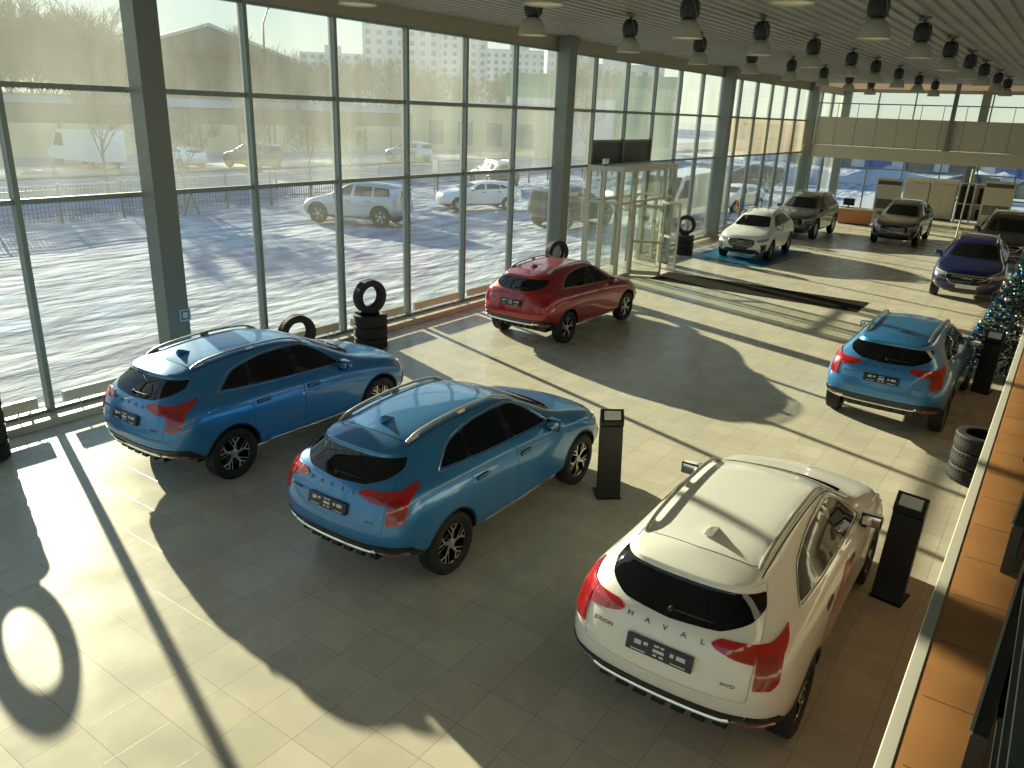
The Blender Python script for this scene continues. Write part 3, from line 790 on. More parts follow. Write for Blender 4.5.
for y in (-14, -2, 10, 22, 34):
    bm = new(); y -= .02; w, d = .19, .17; cx = .29
    box(bm, cx-d, cx+d, y-w, y-w+.03, .12, 6.60); box(bm, cx-d, cx+d, y+w-.03, y+w, .12, 6.60); box(bm, cx-d, cx+d, y-w+.03, y+w-.03, .12, 6.60)
    box(bm, cx-d-.02, cx+d+.05, y-w-.03, y+w+.03, 6.42, 6.60); box(bm, cx-d-.05, cx+d+.08, y-w-.06, y+w+.06, .12, .16)
    struct('column', bm, M['column'])
# radiators on the plinth
def radiator():
    t = thing('convector_radiator', 'x', 'radiator'); bm = new()
    box(bm, .0, .085, .18, 1.80, .235, .405, bev=.008)
    for i in range(40): box(bm, .015, .07, .22+i*.039, .228+i*.039, .405, .41)
    obj('casing', bm, M['radiator'], t)
    for y in (.42, 1.52):
        bm = new(); tube(bm, [(.045, y, .12), (.045, y, .24)], .012, 8); box(bm, .01, .08, y-.03, y+.03, .12, .126); obj('foot', bm, M['radiator'], t)
    bm = new(); tube(bm, [(.05, 1.68, .12), (.05, 1.68, .20), (.05, 1.72, .25)], .01, 8); lathe(bm, [(.0, 0), (.02, 0), (.02, .05), (0, .05)], 10, Matrix.Translation((.05, 1.68, .15))); obj('valve', bm, M['chrome'], t, 40)
    return t
rads = radiator(); first = True
rad_words = {-4: 'cut off by the left edge', -3: 'low beside the tyre stack at the left edge', -2: 'just left of the big foreground column', -1: 'just right of the big foreground column',
  0: 'behind the bonnet of the left blue car', 1: 'between the two tyre displays', 2: 'right of the tallest tyre stack', 3: 'behind the rear end of the red car', 4: 'beside the second column'}
for k in (-4, -3, -2, -1, 0, 1, 2, 3, 4, 8, 9, 10, 11, 12, 13):
    r_ = rads if first else copy_tree(rads); first = False
    r_.location = (0, 2*k, 0)
    if k in rad_words: r_['label'] = 'low beige radiator on the window plinth, '+rad_words[k]; r_['group'] = 'window radiators'
    else: r_['label'] = 'low beige convector radiator on the plinth beyond the glass entrance porch'; r_['group'] = 'radiators beyond the porch'
# small framed notice on the column
t = thing('framed_notice', 'small white and blue framed notice on the big foreground column', 'sign', (.465, -1.91, 1.32))
bm = new(); box(bm, 0, .012, -.10, .10, -.10, .10, bev=.003); obj('backing', bm, M['paper'], t)
bm = new()
for q in ((-.075, .075, .052, .075), (-.075, .075, -.075, -.052), (-.075, -.052, -.052, .052), (.052, .075, -.052, .052)): box(bm, .012, .016, *q)
obj('blue_frame', bm, M['blue_sign'], t)
# glass entrance porch
pw = D.objects.new('door_1', None); link(pw); pw['kind'] = 'structure'; pw.location = (1.2, 13.8, 0)
def PP(nm, bm, m, par=pw, sm=None): o = obj(nm, bm, m, par, sm); o.location = (-1.2, -13.8, 0); return o
PX, PY0, PY1, PZ = 1.2, 11.9, 15.6, 3.14
bm = new(); box(bm, -.1, PX+.06, PY0-.06, PY1+.06, PZ, PZ+.14, bev=.01); PP('porch_roof', bm, M['cream'])
def post(x, y, w=.05, z1=PZ): bm = new(); box(bm, x-w, x+w, y-w, y+w, 0, z1); PP('post', bm, M['cream'])
for p in ((PX, PY0), (PX, PY1), (PX, 12.75), (PX, 14.85), (PX*.5, PY0), (PX*.5, PY1), (.1, PY0), (.1, PY1)): post(*p)
bm = new(); box(bm, PX-.03, PX+.03, PY0, PY1, 2.20, 2.28); box(bm, .1, PX, PY0-.03, PY0+.03, 2.20, 2.28); box(bm, .1, PX, PY1-.03, PY1+.03, 2.20, 2.28)
box(bm, PX-.03, PX+.03, PY0, 12.75, 0, .1); box(bm, PX-.03, PX+.03, 14.85, PY1, 0, .1); box(bm, .1, PX, PY0-.03, PY0+.03, 0, .1); box(bm, .1, PX, PY1-.03, PY1+.03, 0, .1); PP('porch_rail', bm, M['cream'])
for (x0, x1, y0, y1) in ((PX, PX, PY0, 12.75), (PX, PX, 14.85, PY1), (.1, PX*.5, PY0, PY0), (PX*.5, PX, PY0, PY0), (.1, PX*.5, PY1, PY1), (PX*.5, PX, PY1, PY1)):
    for z0, z1 in ((.1, 2.2), (2.28, PZ)):
        bm = new(); box(bm, x0-.004, x1+.004, y0-.004, y1+.004, z0, z1); PP('glass_pane', bm, M['porch_pane'])
for y0, y1 in ((12.75, 13.8), (13.8, 14.85)):
    bm = new(); box(bm, PX-.004, PX+.004, y0, y1, 2.28, PZ); PP('glass_pane', bm, M['porch_pane'])
for hy, ang in ((12.8, R(-62)), (14.8, R(62+180))):       # two open leaves
    lf = D.objects.new('door_leaf', None); link(lf, pw); lf.location = (0, hy-13.8, 0); lf.rotation_euler = (0, 0, ang)
    bm = new(); w_ = .98
    for q in ((0, .07, .03, 2.17), (w_-.07, w_, .03, 2.17), (.07, w_-.07, .03, .16), (.07, w_-.07, 2.08, 2.17), (.07, w_-.07, 1.02, 1.10)): box(bm, -.02, .02, q[0], q[1], q[2], q[3])
    obj('leaf_frame', bm, M['cream'], lf)
    bm = new(); box(bm, -.004, .004, .07, w_-.07, .16, 1.02); box(bm, -.004, .004, .07, w_-.07, 1.10, 2.08); obj('leaf_glass', bm, M['porch_pane'], lf)
    bm = new(); tube(bm, [(.025, w_-.035, .85), (.07, w_-.035, .88), (.07, w_-.035, 1.42), (.025, w_-.035, 1.45)], .014, 8); obj('door_handle', bm, M['chrome'], lf, 40)
# inner storm door frames against the facade
pw2 = D.objects.new('door_2', None); link(pw2); pw2['kind'] = 'structure'; pw2.location = (0, 14, 0)
bm = new()
for y in (12.0, 12.9, 13.95, 15.0, 15.9): box(bm, -.06, .04, y-.04, y+.04, 0, 3.22)
for z in (2.2, 3.17): box(bm, -.05, .03, 12, 15.9, z-.04, z+.04)
o = obj('door_frame', bm, M['mullion'], pw2); o.location = (0, -14, 0)
bm = new(); 
for y0, y1 in ((12.04, 12.86), (12.94, 13.91), (13.99, 14.96), (15.04, 15.86)): box(bm, -.012, -.004, y0, y1, .05, 2.16); box(bm, -.012, -.004, y0, y1, 2.24, 3.13)
o = obj('glass_pane', bm, M['pane_low'], pw2); o.location = (0, -14, 0)
# cameras / floodlight on the porch roof
t = thing('floodlight', 'small grey floodlight on the porch roof beside the second column', 'lamp', (.55, 12.0, 3.28))
bm = new(); box(bm, -.05, .05, -.12, .12, .04, .20, bev=.01); obj('housing', bm, M['radiator'], t)
bm = new(); box(bm, .05, .055, -.09, .09, .07, .17); obj('lens', bm, M['clear_glass'], t)
bm = new(); box(bm, -.02, .02, -.05, .05, 0, .05); obj('bracket', bm, M['black_plastic'], t)

# balcony at the far end
bl = D.objects.new('trim_1', None); link(bl); bl['kind'] = 'structure'; bl.location = (8, 34, 3.1)
def BP(nm, bm, m): o = obj(nm, bm, m, bl); o.location = (-8, -34, -3.1); return o
bm = new(); box(bm, -.05, 20, 33.95, 34.3, 3.06, 3.66, bev=.01); BP('edge_beam', bm, M['cream'])
bm = new(); box(bm, 0, 20, 34.3, 41, 3.30, 3.60); BP('slab', bm, M['cream'])
x = .52
while x < 13.9:
    bm = new(); box(bm, x+.012, x+.938, 34.02, 34.05, 3.68, 5.02); BP('parapet_panel', bm, M['cream'])
    bm = new(); box(bm, x-.012, x+.012, 34.04, 34.08, 3.66, 5.66); BP('baluster', bm, M['rail_grey'])
    x += .95
bm = new(); box(bm, .3, 14, 34.02, 34.10, 5.64, 5.69); BP('handrail', bm, M['rail_grey'])
bm = new(); box(bm, 6.56, 6.74, 33.78, 33.95, 3.66, 6.62); box(bm, 6.50, 6.80, 33.75, 33.95, 3.66, 3.72); struct('column', bm, M['column'])
for x in (.25, 7.2, 14):
    bm = new(); box(bm, x-.2, x+.2, 40.6, 40.95, 0, 6.6); struct('column', bm, M['column'])
def far_window(n, x0, x1, levels, m='pane'):
    w = D.objects.new('window_%d' % n, None); link(w); w['kind'] = 'structure'; w.location = (x0, 41, levels[0])
    def P(nm, bm, m_): o = obj(nm, bm, m_, w); o.location = (-x0, -41, -levels[0]); return o
    bm = new(); box(bm, x0-.03, x0+.03, 40.93, 41.08, levels[0], levels[-1]); P('mullion', bm, M['mullion'])
    bm = new()
    for i, z in enumerate(levels): box(bm, x0+.03, x1-.03, 40.95, 41.06, z-(.03 if i else 0), z+(.03 if i < len(levels)-1 else 0))
    P('transom', bm, M['mullion'])
    for i in range(len(levels)-1): bm = new(); box(bm, x0+.02, x1-.02, 41.0, 41.01, levels[i]+.02, levels[i+1]-.02); P('glass_pane', bm, M[m])
xs = [0, 1.9, 3.8, 5.7, 7.5, 9.3, 11.1, 12.9, 15, 17, 20]
for i in range(len(xs)-1):
    n += 1; far_window(n, xs[i], xs[i+1], [.05, 2.35, 3.3], 'pane_low')
    n += 1; far_window(n, xs[i], xs[i+1], [3.6, 6.46], 'clear_pane')
bm = new(); box(bm, 0, 20, 40.93, 41.08, 6.46, 6.62); struct('wall_back', bm, M['header'])
# near gallery: laminate deck, white edge, panels and rails
bm = new(); box(bm, 11.965, 20, -16, 33.95, 2.55, 2.75); struct('floor', bm, M['wood'])
bm = new(); box(bm, 11.915, 11.965, -16, 33.95, 2.45, 2.753, bev=.004); struct('trim_2', bm, M['edge_white'])
bm = new(); 
y = -7.9
while y < 33: box(bm, 11.99, 20, y, y+.004, 2.75, 2.7508); y += .40
struct('trim_3', bm, M['dark_wall'])
ra = D.objects.new('gallery_railing', None); link(ra); tag(ra, 'dark grey metal railing on the wooden gallery at the right edge', 'railing'); ra.location = (12.3, 0, 2.75)
def RA(nm, bm, m): o = obj(nm, bm, m, ra); o.location = (-12.3, 0, -2.75); return o
for k in range(6):
    y = -6.74+1.584*k
    bm = new(); T = Matrix.Translation((12.14, y, 0)) @ Matrix.Rotation(R(-3.1), 4, 'Z')
    box(bm, 0, .045, 0, 1.5, 2.752, 3.0, 0, T); box(bm, -.006, .004, 0, 1.5, 2.99, 3.004, 1, T); RA('infill_panel', bm, [M['dark_panel'], M['edge_white']])
    bm = new(); box(bm, 12.26, 12.30, y-.05, y-.01, 2.75, 3.95); RA('post', bm, M['rail_grey'])
bm = new(); box(bm, 12.215, 12.225, -8.9, 3.0, 2.8, 3.5); RA('back_board', bm, M['dark_panel'])
for z, x, ye in ((3.25, 12.175, -7.0), (3.42, 12.172, -6.55), (3.60, 12.168, -6.2), (3.80, 12.17, 2.8)):
    bm = new(); box(bm, x, x+.035, -9.6+(3.9-z)*2.6, ye, z-.012, z+.012, bev=.005); box(bm, x, x+.03, -9.6+(3.9-z)*2.6, ye, z+.012, z+.0145); RA('rail', bm, M['rail_grey'])
bm = new(); box(bm, 12.24, 12.32, -9.3, 3, 3.95, 3.99, bev=.01); RA('top_rail', bm, M['rail_grey'])
bm = new(); box(bm, 19.6, 20, -16, 34, 0, 2.55); struct('wall_right', bm, M['white_wall'])

# ------------------------------------------------------------------ high-bay lamps
def lamp():
    t = thing('high_bay_lamp', 'x', 'lamp')
    bm = new(); lathe(bm, [(.235, 0), (.232, .01), (.225, .06), (.20, .15), (.15, .235), (.095, .275), (.09, .275), (.14, .23), (.19, .145), (.215, .06), (.222, .01)], 28, closed=True)
    lathe(bm, [(.243, -.004), (.243, .012), (.232, .012), (.232, -.004)], 28, closed=True); obj('shade', bm, M['lamp_shell'], t, 40)
    bm = new(); lathe(bm, [(.221, .012), (.19, .14), (.14, .222), (.08, .26), (0, .262)], 28, cap=False); obj('reflector', bm, M['lamp_inside'], t, 40)
    bm = new(); lathe(bm, [(0, .262), (.10, .268), (.145, .31), (.16, .40), (.15, .52), (.10, .60), (0, .60)], 10); box(bm, -.11, .11, -.15, .15, .36, .56, bev=.02); obj('ballast_housing', bm, M['black_plastic'], t, 30)
    bm = new(); tube(bm, [(.13, -.14, .28), (.03, -.17, .60)], .008, 6); tube(bm, [(-.13, .14, .28), (-.03, .17, .60)], .008, 6); box(bm, -.05, .05, -.28, .28, .66, .685); tube(bm, [(0, 0, .59), (0, 0, .67)], .03, 8); obj('hanger', bm, M['dark_wall'], t)
    return t
LP = [(9.08, y) for y in (.27, 4.36, 8.21, 11.9, 15.6, 19.0, 23.4, 27.2)]+[(6.37, y) for y in (-.5, 3.75, 7.24, 10.9, 14.6, 17.6, 21.2, 25.1, 29.0)]+[(4.02, y) for y in (-1.26, 2.75, 6.25, 9.85, 13.5, 17.13, 20.9, 24.6, 28.4)]
lp = lamp()
rown = {9.08: 'right-hand row', 6.37: 'middle row', 4.02: 'row nearest the windows'}
ordn = ['nearest the viewer', 'second from the viewer', 'third from the viewer', 'fourth from the viewer', 'fifth from the viewer', 'sixth from the viewer', 'seventh from the viewer', 'eighth from the viewer', 'ninth from the viewer']
cnt = {}
for i, (x, y) in enumerate(LP):
    o = lp if i == 0 else copy_tree(lp); o.location = (x, y, 5.915); o.rotation_euler = (0, 0, .4)
    c = cnt.get(x, 0); cnt[x] = c+1
    o['label'] = 'bell-shaped grey high-bay lamp in the ceiling\'s %s, %s' % (rown[x], ordn[c]); o['group'] = 'bell lamps under the ceiling'

# ------------------------------------------------------------------ mats, stands, tyres
t = obj('entrance_mat', (lambda b: (box(b, 1.95, 8.0, 12.75, 14.2, .001, .012), b)[1])(new()), M['mat_dark']); tag(t, 'long dark entrance mat on the tiles in front of the glass porch', 'mat')
t = obj('display_mat', (lambda b: (box(b, -2.35, 2.35, -1.42, 1.42, .001, .014), b)[1])(new()), M['mat_blue'], loc=(2.68, 19.75, 0)); t.rotation_euler = (0, 0, R(90-4)); tag(t, 'shiny blue mat under the far white car', 'mat')
def stand(name, loc, rz, label):
    t = thing('price_stand', label, 'display stand', loc, rz, 'black information stands')
    bm = new(); box(bm, -.16, .16, -.23, .10, 0, .012); obj('base_plate', bm, M['black_board'], t)
    bm = new()
    prism(bm, [(-.20, .012), (-.13, .012), (.03, 1.13), (.0, 1.17), (-.075, 1.02), (-.075, .97), (-.05, .94)], 'x', -.15, .15); obj('body_panel', bm, M['black_board'], t)
    bm = new(); T = Matrix.Translation((0, -.0375, 1.095)) @ Matrix.Rotation(R(63.5), 4, 'X'); box(bm, -.125, .125, -.075, .075, .001, .008, 0, T)
    pf = obj('sheet_holder', bm, M['gloss_black'], t)
    bm = new(); box(bm, -.108, .108, -.058, .058, .008, .010, 0, T); obj('printed_sheet', bm, M['paper'], pf)
    return t
stand('a', (7.84, -.72, 0), R(40), 'black information stand at the front wheel of the middle blue car')
stand('b', (11.38, -.85, 0), R(-8), 'black information stand with a grey sheet beside the big white car')
stand('c', (11.42, 7.6, 0), R(-10), 'black information stand in front of the decorated Christmas tree')
def tyre_mesh(Ro=.34, Wd=.23):
    h = Wd/2; bm = new(); ri = Ro*.62
    lathe(bm, [(ri, -h*.75), (ri+.015, -h*.95), (Ro*.86, -h), (Ro*.96, -h*.92), (Ro, -h*.7), (Ro, -h*.42), (Ro-.01, -h*.40), (Ro-.01, -h*.30), (Ro, -h*.28), (Ro, -h*.06), (Ro-.01, -h*.04), (Ro-.01, h*.04), (Ro, h*.06), (Ro, h*.28), (Ro-.01, h*.30), (Ro-.01, h*.40), (Ro, h*.42),
               (Ro, h*.7), (Ro*.96, h*.92), (Ro*.86, h), (ri+.015, h*.95), (ri, h*.75), (ri+.02, h*.5), (ri+.05, 0), (ri+.02, -h*.5)], 44, closed=True)
    for k in range(44):                                   # shoulder blocks
        a = 2*PI*k/44
        for s in (1, -1):
            T = Matrix.Rotation(a, 4, 'Z') @ Matrix.Translation((Ro-.004, 0, s*h*.62)); box(bm, -.02, .008, -.012, .014, -h*.16, h*.16, 0, T)
    bmesh.ops.recalc_face_normals(bm, faces=bm.faces); me = D.meshes.new('tyre'); bm.to_mesh(me); bm.free(); me.materials.append(M['rubber']); shade(me, 35); return me
TY = tyre_mesh()
def tyre(loc, rot, label, grp=None):
    o = D.objects.new('tyre', TY); link(o); o.location = loc; o.rotation_euler = rot; tag(o, label, 'tyre', grp); return o
def upright(loc, rz, label, sc=1):
    return tyre((loc[0], loc[1], loc[2]+.348), (PI/2, 0, rz), label)
pos = {0: 'bottom', 1: 'second from the bottom', 2: 'third from the bottom', 3: 'topmost'}
def stack(x, y, n_, where, top=None, rz=0):
    for i in range(n_): tyre((x, y, .118+i*.236), (0, 0, i*.7), 'black tyre lying %s in %s' % ({0: 'lowest', n_-1: 'uppermost'}.get(i, pos.get(i)), where), 'tyres stacked for display')
    if top: upright((x, y, n_*.236), rz, top)
stack(.78, -4.75-.55, 4, 'the stack at the left edge', 'black tyre standing on the stack at the left edge', R(60))
upright((.75, .15, .30), R(75), 'black tyre standing upright on a low stand between the left blue car and the window')
t = obj('tyre_stand', (lambda b: (box(b, -.25, .25, -.28, .28, 0, .30, bev=.02), b)[1])(new()), M['black_plastic'], loc=(.75, .15, 0)); tag(t, 'low black stand under the upright tyre behind the left blue car', 'stand')
t = obj('leaflet_board', (lambda b: (box(b, -.16, .16, -.008, .008, -.01, .24), b)[1])(new()), M['paper'], loc=(1.20, .12, .36), rot=(R(-50), 0, R(70))); tag(t, 'small white board leaning against the upright tyre behind the left blue car', 'sign')
stack(.85, 1.95, 3, 'the window stack left of the red car', 'black tyre standing on the tall stack by the window left of the red car', R(78))
stack(.70, 9.3, 3, 'the stack behind the red car', 'black tyre standing on the stack behind the red car', R(70))
stack(.85, 17.8, 3, 'the stack beyond the glass porch', 'black tyre standing on the stack just beyond the glass porch', R(15))
stack(.95, 24.2, 2, 'the stack behind the far white car', 'black tyre standing on the stack behind the far white car', R(35))
stack(11.74, 2.95, 3, 'the stack half hidden by the gallery edge')
# ------------------------------------------------------------------ cars in the hall
def front_details(root, skin, P, kind):
    hit = skin.hit; F = lambda x, y: skin.ang(x, y, True)
    bm = new()
    if kind == 'mesh':     gr = [(.0, .50), (.36, .50, .04), (.47, .62, .06), (.44, .76, .04), (.0, .785)]
    elif kind == 'hex':    gr = [(.0, .50), (.40, .52, .03), (.56, .68, .03), (.50, .76, .03), (.0, .775)]
    else:                  gr = [(.0, .52), (.48, .54, .05), (.56, .66, .05), (.50, .80, .05), (.0, .815)]
    g = gr+[(-p[0],)+tuple(p[1:]) for p in reversed(gr) if p[0] > 0]
    patch(skin, bm, 'front', smooth_poly(g, .0), .008, .02, .05); go = obj('grille', bm, M['gloss_black'], root, 35)
    bm = new(); z = .54
    if kind == 'hex': z = .70
    while z < .76:
        w = .40; trim(skin, bm, 'front', [(-w, z), (w, z)], .006, .014, False, .08, n=5); z += .045
    obj('grille_bar', bm, M['chrome' if kind == 'bar' else 'satin'], go)
    bm = new(); trim(skin, bm, 'front', smooth_poly(g, .0), .010, .010, True, .06); obj('grille_frame', bm, M['chrome' if kind != 'mesh' else 'satin'], go, 40)
    for s in (1, -1):
        bm = new(); hl = smooth_poly([(F(.52, 2.1), .77), (F(.70, 2.02), .80), (F(.88, 1.82), .84), (F(.89, 1.72), .86), (F(.885, 1.83), .77), (F(.72, 2.05), .70), (F(.54, 2.12), .71)], .015)
        patch(skin, bm, 'fc', hl, .010, .02, .03, (s,)); h = obj('headlamp', bm, M['clear_glass'], root, 35)
        bm = new(); trim(skin, bm, 'fc', [(F(.54, 2.1), .765), (F(.72, 2.03), .79), (F(.87, 1.85), .835)], .008, .014, False, .05, (s,)); obj('lamp_strip', bm, M['paper'], h)
        bm = new(); patch(skin, bm, 'fc', smooth_poly([(F(.66, 2.08), .62), (F(.82, 1.95), .64), (F(.84, 1.93), .40), (F(.70, 2.06), .38)], .03), .008, .02, .04, (s,)); v = obj('corner_vent', bm, M['black_plastic'], root, 35)
        bm = new(); trim(skin, bm, 'fc', [(F(.68, 2.06), .36), (F(.80, 1.97), .45), (F(.83, 1.94), .60)], .012, .012, False, .05, (s,)); obj('vent_trim', bm, M['satin'], v)
    bm = new(); low = [(0, .29), (.55, .30), (.62, .36), (.52, .44), (0, .45)]; low = low+[(-a, b) for a, b in reversed(low) if a > 0]
    patch(skin, bm, 'front', smooth_poly(low, .03), .008, .02, .05); obj('lower_intake', bm, M['black_plastic'], root, 35)
    bm = new(); trim(skin, bm, 'front', [(-.55, .27), (.55, .27)], .016, .012, False, .08); obj('skid_plate', bm, M['satin'], root, 40)
    bm = new(); p, nr = hit('front', 0, .47, .014); box(bm, p.x-.26, p.x+.26, p.y, p.y+.012, p.z-.056, p.z+.056, bev=.004); fp = obj('licence_plate', bm, M['plate'] if P.get('plate') != 'white' else M['plate_white'], root)
    bm = new(); p, nr = hit('front', 0, .675, .018)
    T = Matrix.Translation(p) @ Matrix.Rotation(PI, 4, 'Z') @ Matrix.Rotation(PI/2, 4, 'X'); add_text(bm, 'HAVAL', .065, T, 1.3, .008); obj('badge_lettering', bm, M['chrome'], root)
    bm = new()
    for sx in (-1, 1): trim(skin, bm, 'top', [(.48*sx if sx < 0 else .05, 1.05), (.05 if sx < 0 else .52, 1.0)], .008, .012, False, .06)
    obj('windscreen_wiper', bm, M['black_plastic'], root, 40)

jolion, skinJ, doorsJ = build_suv('car', JOLION)
rear_details(jolion, skinJ, JOLION); front_details(jolion, skinJ, JOLION, 'mesh')
jolion.location = (6.56, -2.12, 0); jolion.rotation_euler = (0, 0, R(1.0))
tag(jolion, 'light blue compact car in the foreground, between another blue one and the white one', 'car', 'showroom cars')
def car(loc, rz, label, pnt, src=None, scale=None, group='showroom cars'):
    c = copy_tree(src or jolion, loc, rz, label, group, mats={'light_blue_paint': M[pnt]} if pnt != 'blue_paint' else None)
    if scale: c.scale = scale
    return c
c1 = car((2.94, -2.16, 0), R(.8), 'light blue compact car standing nearest the windows at the left', 'blue_paint')
cw = car((10.22, -2.17, 0), R(.9), 'white compact car with a red side decal, largest in the foreground', 'white_paint')
cr = car((2.88, 6.28, 0), R(0), 'red compact car parked beside the second column', 'red_paint')
cb = car((10.24, 6.08, 0), R(-1.2), 'light blue compact car at the right beside the Christmas tree', 'blue_paint')
cf = car((2.72, 20.15, 0), PI+R(4), 'white compact car facing the viewer on the blue mat', 'white_paint')
# red outlined decal on the white car's rear door
bm = new()
dl = [(-.86, .50), (-.80, .78), (-.30, .93), (-.18, .90), (-.30, .78), (-.80, .62)]
patch(skinJ, bm, 'side', smooth_poly([(-.96, .50), (-.86, .80), (-.20, 1.01), (-.06, .99), (-.14, .84), (-.80, .60)], .03), .003, .002, .05); obj('side_decal', bm, M['decal_red'], cw, 35)
bm = new(); patch(skinJ, bm, 'side', smooth_poly([(-.86, .62), (-.79, .75), (-.22, .94), (-.14, .93), (-.19, .87), (-.76, .67)], .01), .0045, .002, .05); obj('decal_stripe', bm, M['white_paint'], cw, 35)
# navy car with a wide hexagonal grille, and three other makes of body further back
NAVY = dict(JOLION); NAVY.update(paint='navy_paint', wheel='twin')
navy, skinN, _ = build_suv('car', NAVY); front_details(navy, skinN, dict(NAVY, plate='white'), 'hex')
navy.location = (9.98, 18.4, 0); navy.rotation_euler = (0, 0, PI+R(3)); navy.scale = (1.02, 1.03, 1.03)
tag(navy, 'dark blue car with a chrome-framed grille facing the viewer at the right', 'car', 'showroom cars')
def boxy(x, y, z):
    if z > 1.1 and y < -.9: y -= .42*min(1, (z-1.1)/.35)*min(1, (-.9-y)/.8)
    if z > 1.0: z = 1.0+(z-1.0)*1.10; x *= 1.05
    return (x, y, z)
BOXY = dict(JOLION); BOXY.update(paint='grey_paint', warp=boxy, wheel='fan', Rw=.375, arch=.425, cladding=.03,
    side_glass=[('front_side_window', [(-.07, 1.13), (.62, 1.11), (.32, 1.38, .10), (.10, 1.50, .10), (-.12, 1.52)], 'car_glass'),
                ('rear_side_window', [(-.98, 1.16), (-.21, 1.135), (-.24, 1.52), (-.96, 1.51)], 'car_glass'),
                ('quarter_window', [(-1.75, 1.20), (-1.06, 1.165), (-1.04, 1.505), (-1.66, 1.46, .08)], 'car_glass')],
    window_chrome=None, panels=[], rear_glass=[(0, 1.17), (26, 1.19), (27, 1.40), (20, 1.44), (0, 1.45)], rails=(.53, .55, -1.8, .10, .05), side_chrome=[])
boxc, skinB, _ = build_suv('car', BOXY); front_details(boxc, skinB, BOXY, 'bar')
boxc.location = (2.45, 27.2, 0); boxc.rotation_euler = (0, 0, PI); boxc.scale = (1.06, 1.08, 1.10)
tag(boxc, 'large brownish grey off-road car facing the viewer behind the far white car', 'car', 'showroom cars')
c6 = car((6.25, 28.6, 0), PI+R(1), 'dark grey car facing the viewer in the middle of the far end', 'black_paint', boxc, (1.0, 1.03, 1.04))
for o_ in [c6]+[c for c in c6.children]:
    for sl in getattr(o_, 'material_slots', []):
        if sl.material == M['grey_paint']: sl.link = 'OBJECT'; sl.material = M['grey_paint']
c7 = car((10.35, 25.4, 0), PI+R(2), 'black off-road car behind the dark blue car at the right edge', 'black_paint', boxc, (1.08, 1.1, 1.12))
def repaint(root_, old, newm):
    for ch in root_.children:
        for sl in ch.material_slots:
            if sl.material == old: sl.link = 'OBJECT'; sl.material = newm
repaint(c7, M['grey_paint'], M['black_paint'])
# ------------------------------------------------------------------ far end furniture, tree
t = thing('reception_counter', 'low orange wooden counter at the far end behind the large grey off-road car', 'counter', (3.35, 33.0, 0))
bm = new(); box(bm, -.75, .75, -.3, .3, .06, .72); obj('front_panel', bm, M['orange_wood'], t)
bm = new(); box(bm, -.80, .80, -.34, .34, .72, .76, bev=.006); obj('counter_top', bm, M['cream'], t)
bm = new(); box(bm, -.7, .7, -.25, .25, 0, .06); obj('plinth', bm, M['black_plastic'], t)
t = thing('computer_monitor', 'dark computer monitor on the orange counter at the far end', 'monitor', (2.95, 33.05, .76))
bm = new(); box(bm, -.27, .27, -.02, .02, .12, .46, bev=.008); obj('screen', bm, M['gloss_black'], t)
bm = new(); box(bm, -.03, .03, -.02, .02, .01, .14); box(bm, -.12, .12, -.09, .09, 0, .014); obj('foot', bm, M['black_plastic'], t)
def board(x, y, w, h, label, pic):
    t = thing('poster_stand', label, 'display board', (x, y, 0))
    bm = new(); box(bm, -w/2, w/2, -.03, .03, .05, h, bev=.005); obj('board', bm, M['cream'], t)
    bm = new(); box(bm, -w/2+.06, w/2-.06, -.034, -.03, h-.32, h-.12); obj('header_strip', bm, M['dark_panel'], t)
    bm = new(); box(bm, -w/2+.1, w/2-.1, -.034, -.03, .55, 1.05); obj('poster', bm, pic, t)
    bm = new(); box(bm, -w/2, w/2, -.2, .2, 0, .05); obj('base', bm, M['radiator'], t)
board(4.05, 36.6, 1.25, 2.1, 'beige display board behind the wooden counter at the far end', M['dark_wall'])
board(8.9, 38.2, 1.35, 2.25, 'beige display board with a dark car picture, right of the black shelving', M['grey_paint'])
def cabinet(x, label):
    t = thing('tall_cabinet', label, 'cabinet', (x, 39.2, 0), group='beige cabinets at the far end')
    bm = new(); box(bm, -.62, .62, -.25, .25, .08, 1.86); obj('carcass', bm, M['cream'], t)
    bm = new(); box(bm, -.66, .66, -.29, .29, 2.02, 2.12); box(bm, -.6, .6, -.2, .2, 1.86, 2.02); obj('top_shelf', bm, M['radiator'], t)
    bm = new(); box(bm, -.58, .58, -.22, .22, 0, .08); obj('plinth', bm, M['black_plastic'], t)
    for s in (-1, 1):
        bm = new(); box(bm, min(s*.02, s*.60), max(s*.02, s*.60), -.268, -.25, .1, 1.84); d = obj('cabinet_door', bm, M['cream'], t)
        for z in (.55, 1.30): bm = new(); lathe(bm, [(0, 0), (.022, 0), (.018, .02), (0, .022)], 10, Matrix.Translation((s*.31, -.268, z)) @ Matrix.Rotation(PI/2, 4, 'X')); obj('knob', bm, M['dark_wall'], d)
cabinet(5.0, 'beige two-door cabinet at the far end, the left one'); cabinet(6.3, 'beige two-door cabinet at the far end, beside the black clothing rack')
t = thing('shelving_unit', 'open metal shelving with black goods at the far end', 'shelf', (7.75, 39.2, 0))
for sx in (-.72, 0, .72):
    bm = new()
    for sy in (-.2, .2): box(bm, sx-.02, sx+.02, sy-.02, sy+.02, 0, 2.02)
    obj('upright', bm, M['satin'], t)
for z in (.12, .95, 1.98):
    bm = new(); box(bm, -.72, .72, -.2, .2, z-.015, z+.015); obj('shelf', bm, M['radiator'], t)
bm = new(); box(bm, -.72, .72, .2, .22, .1, 2.0); obj('back_panel', bm, M['cream'], t)
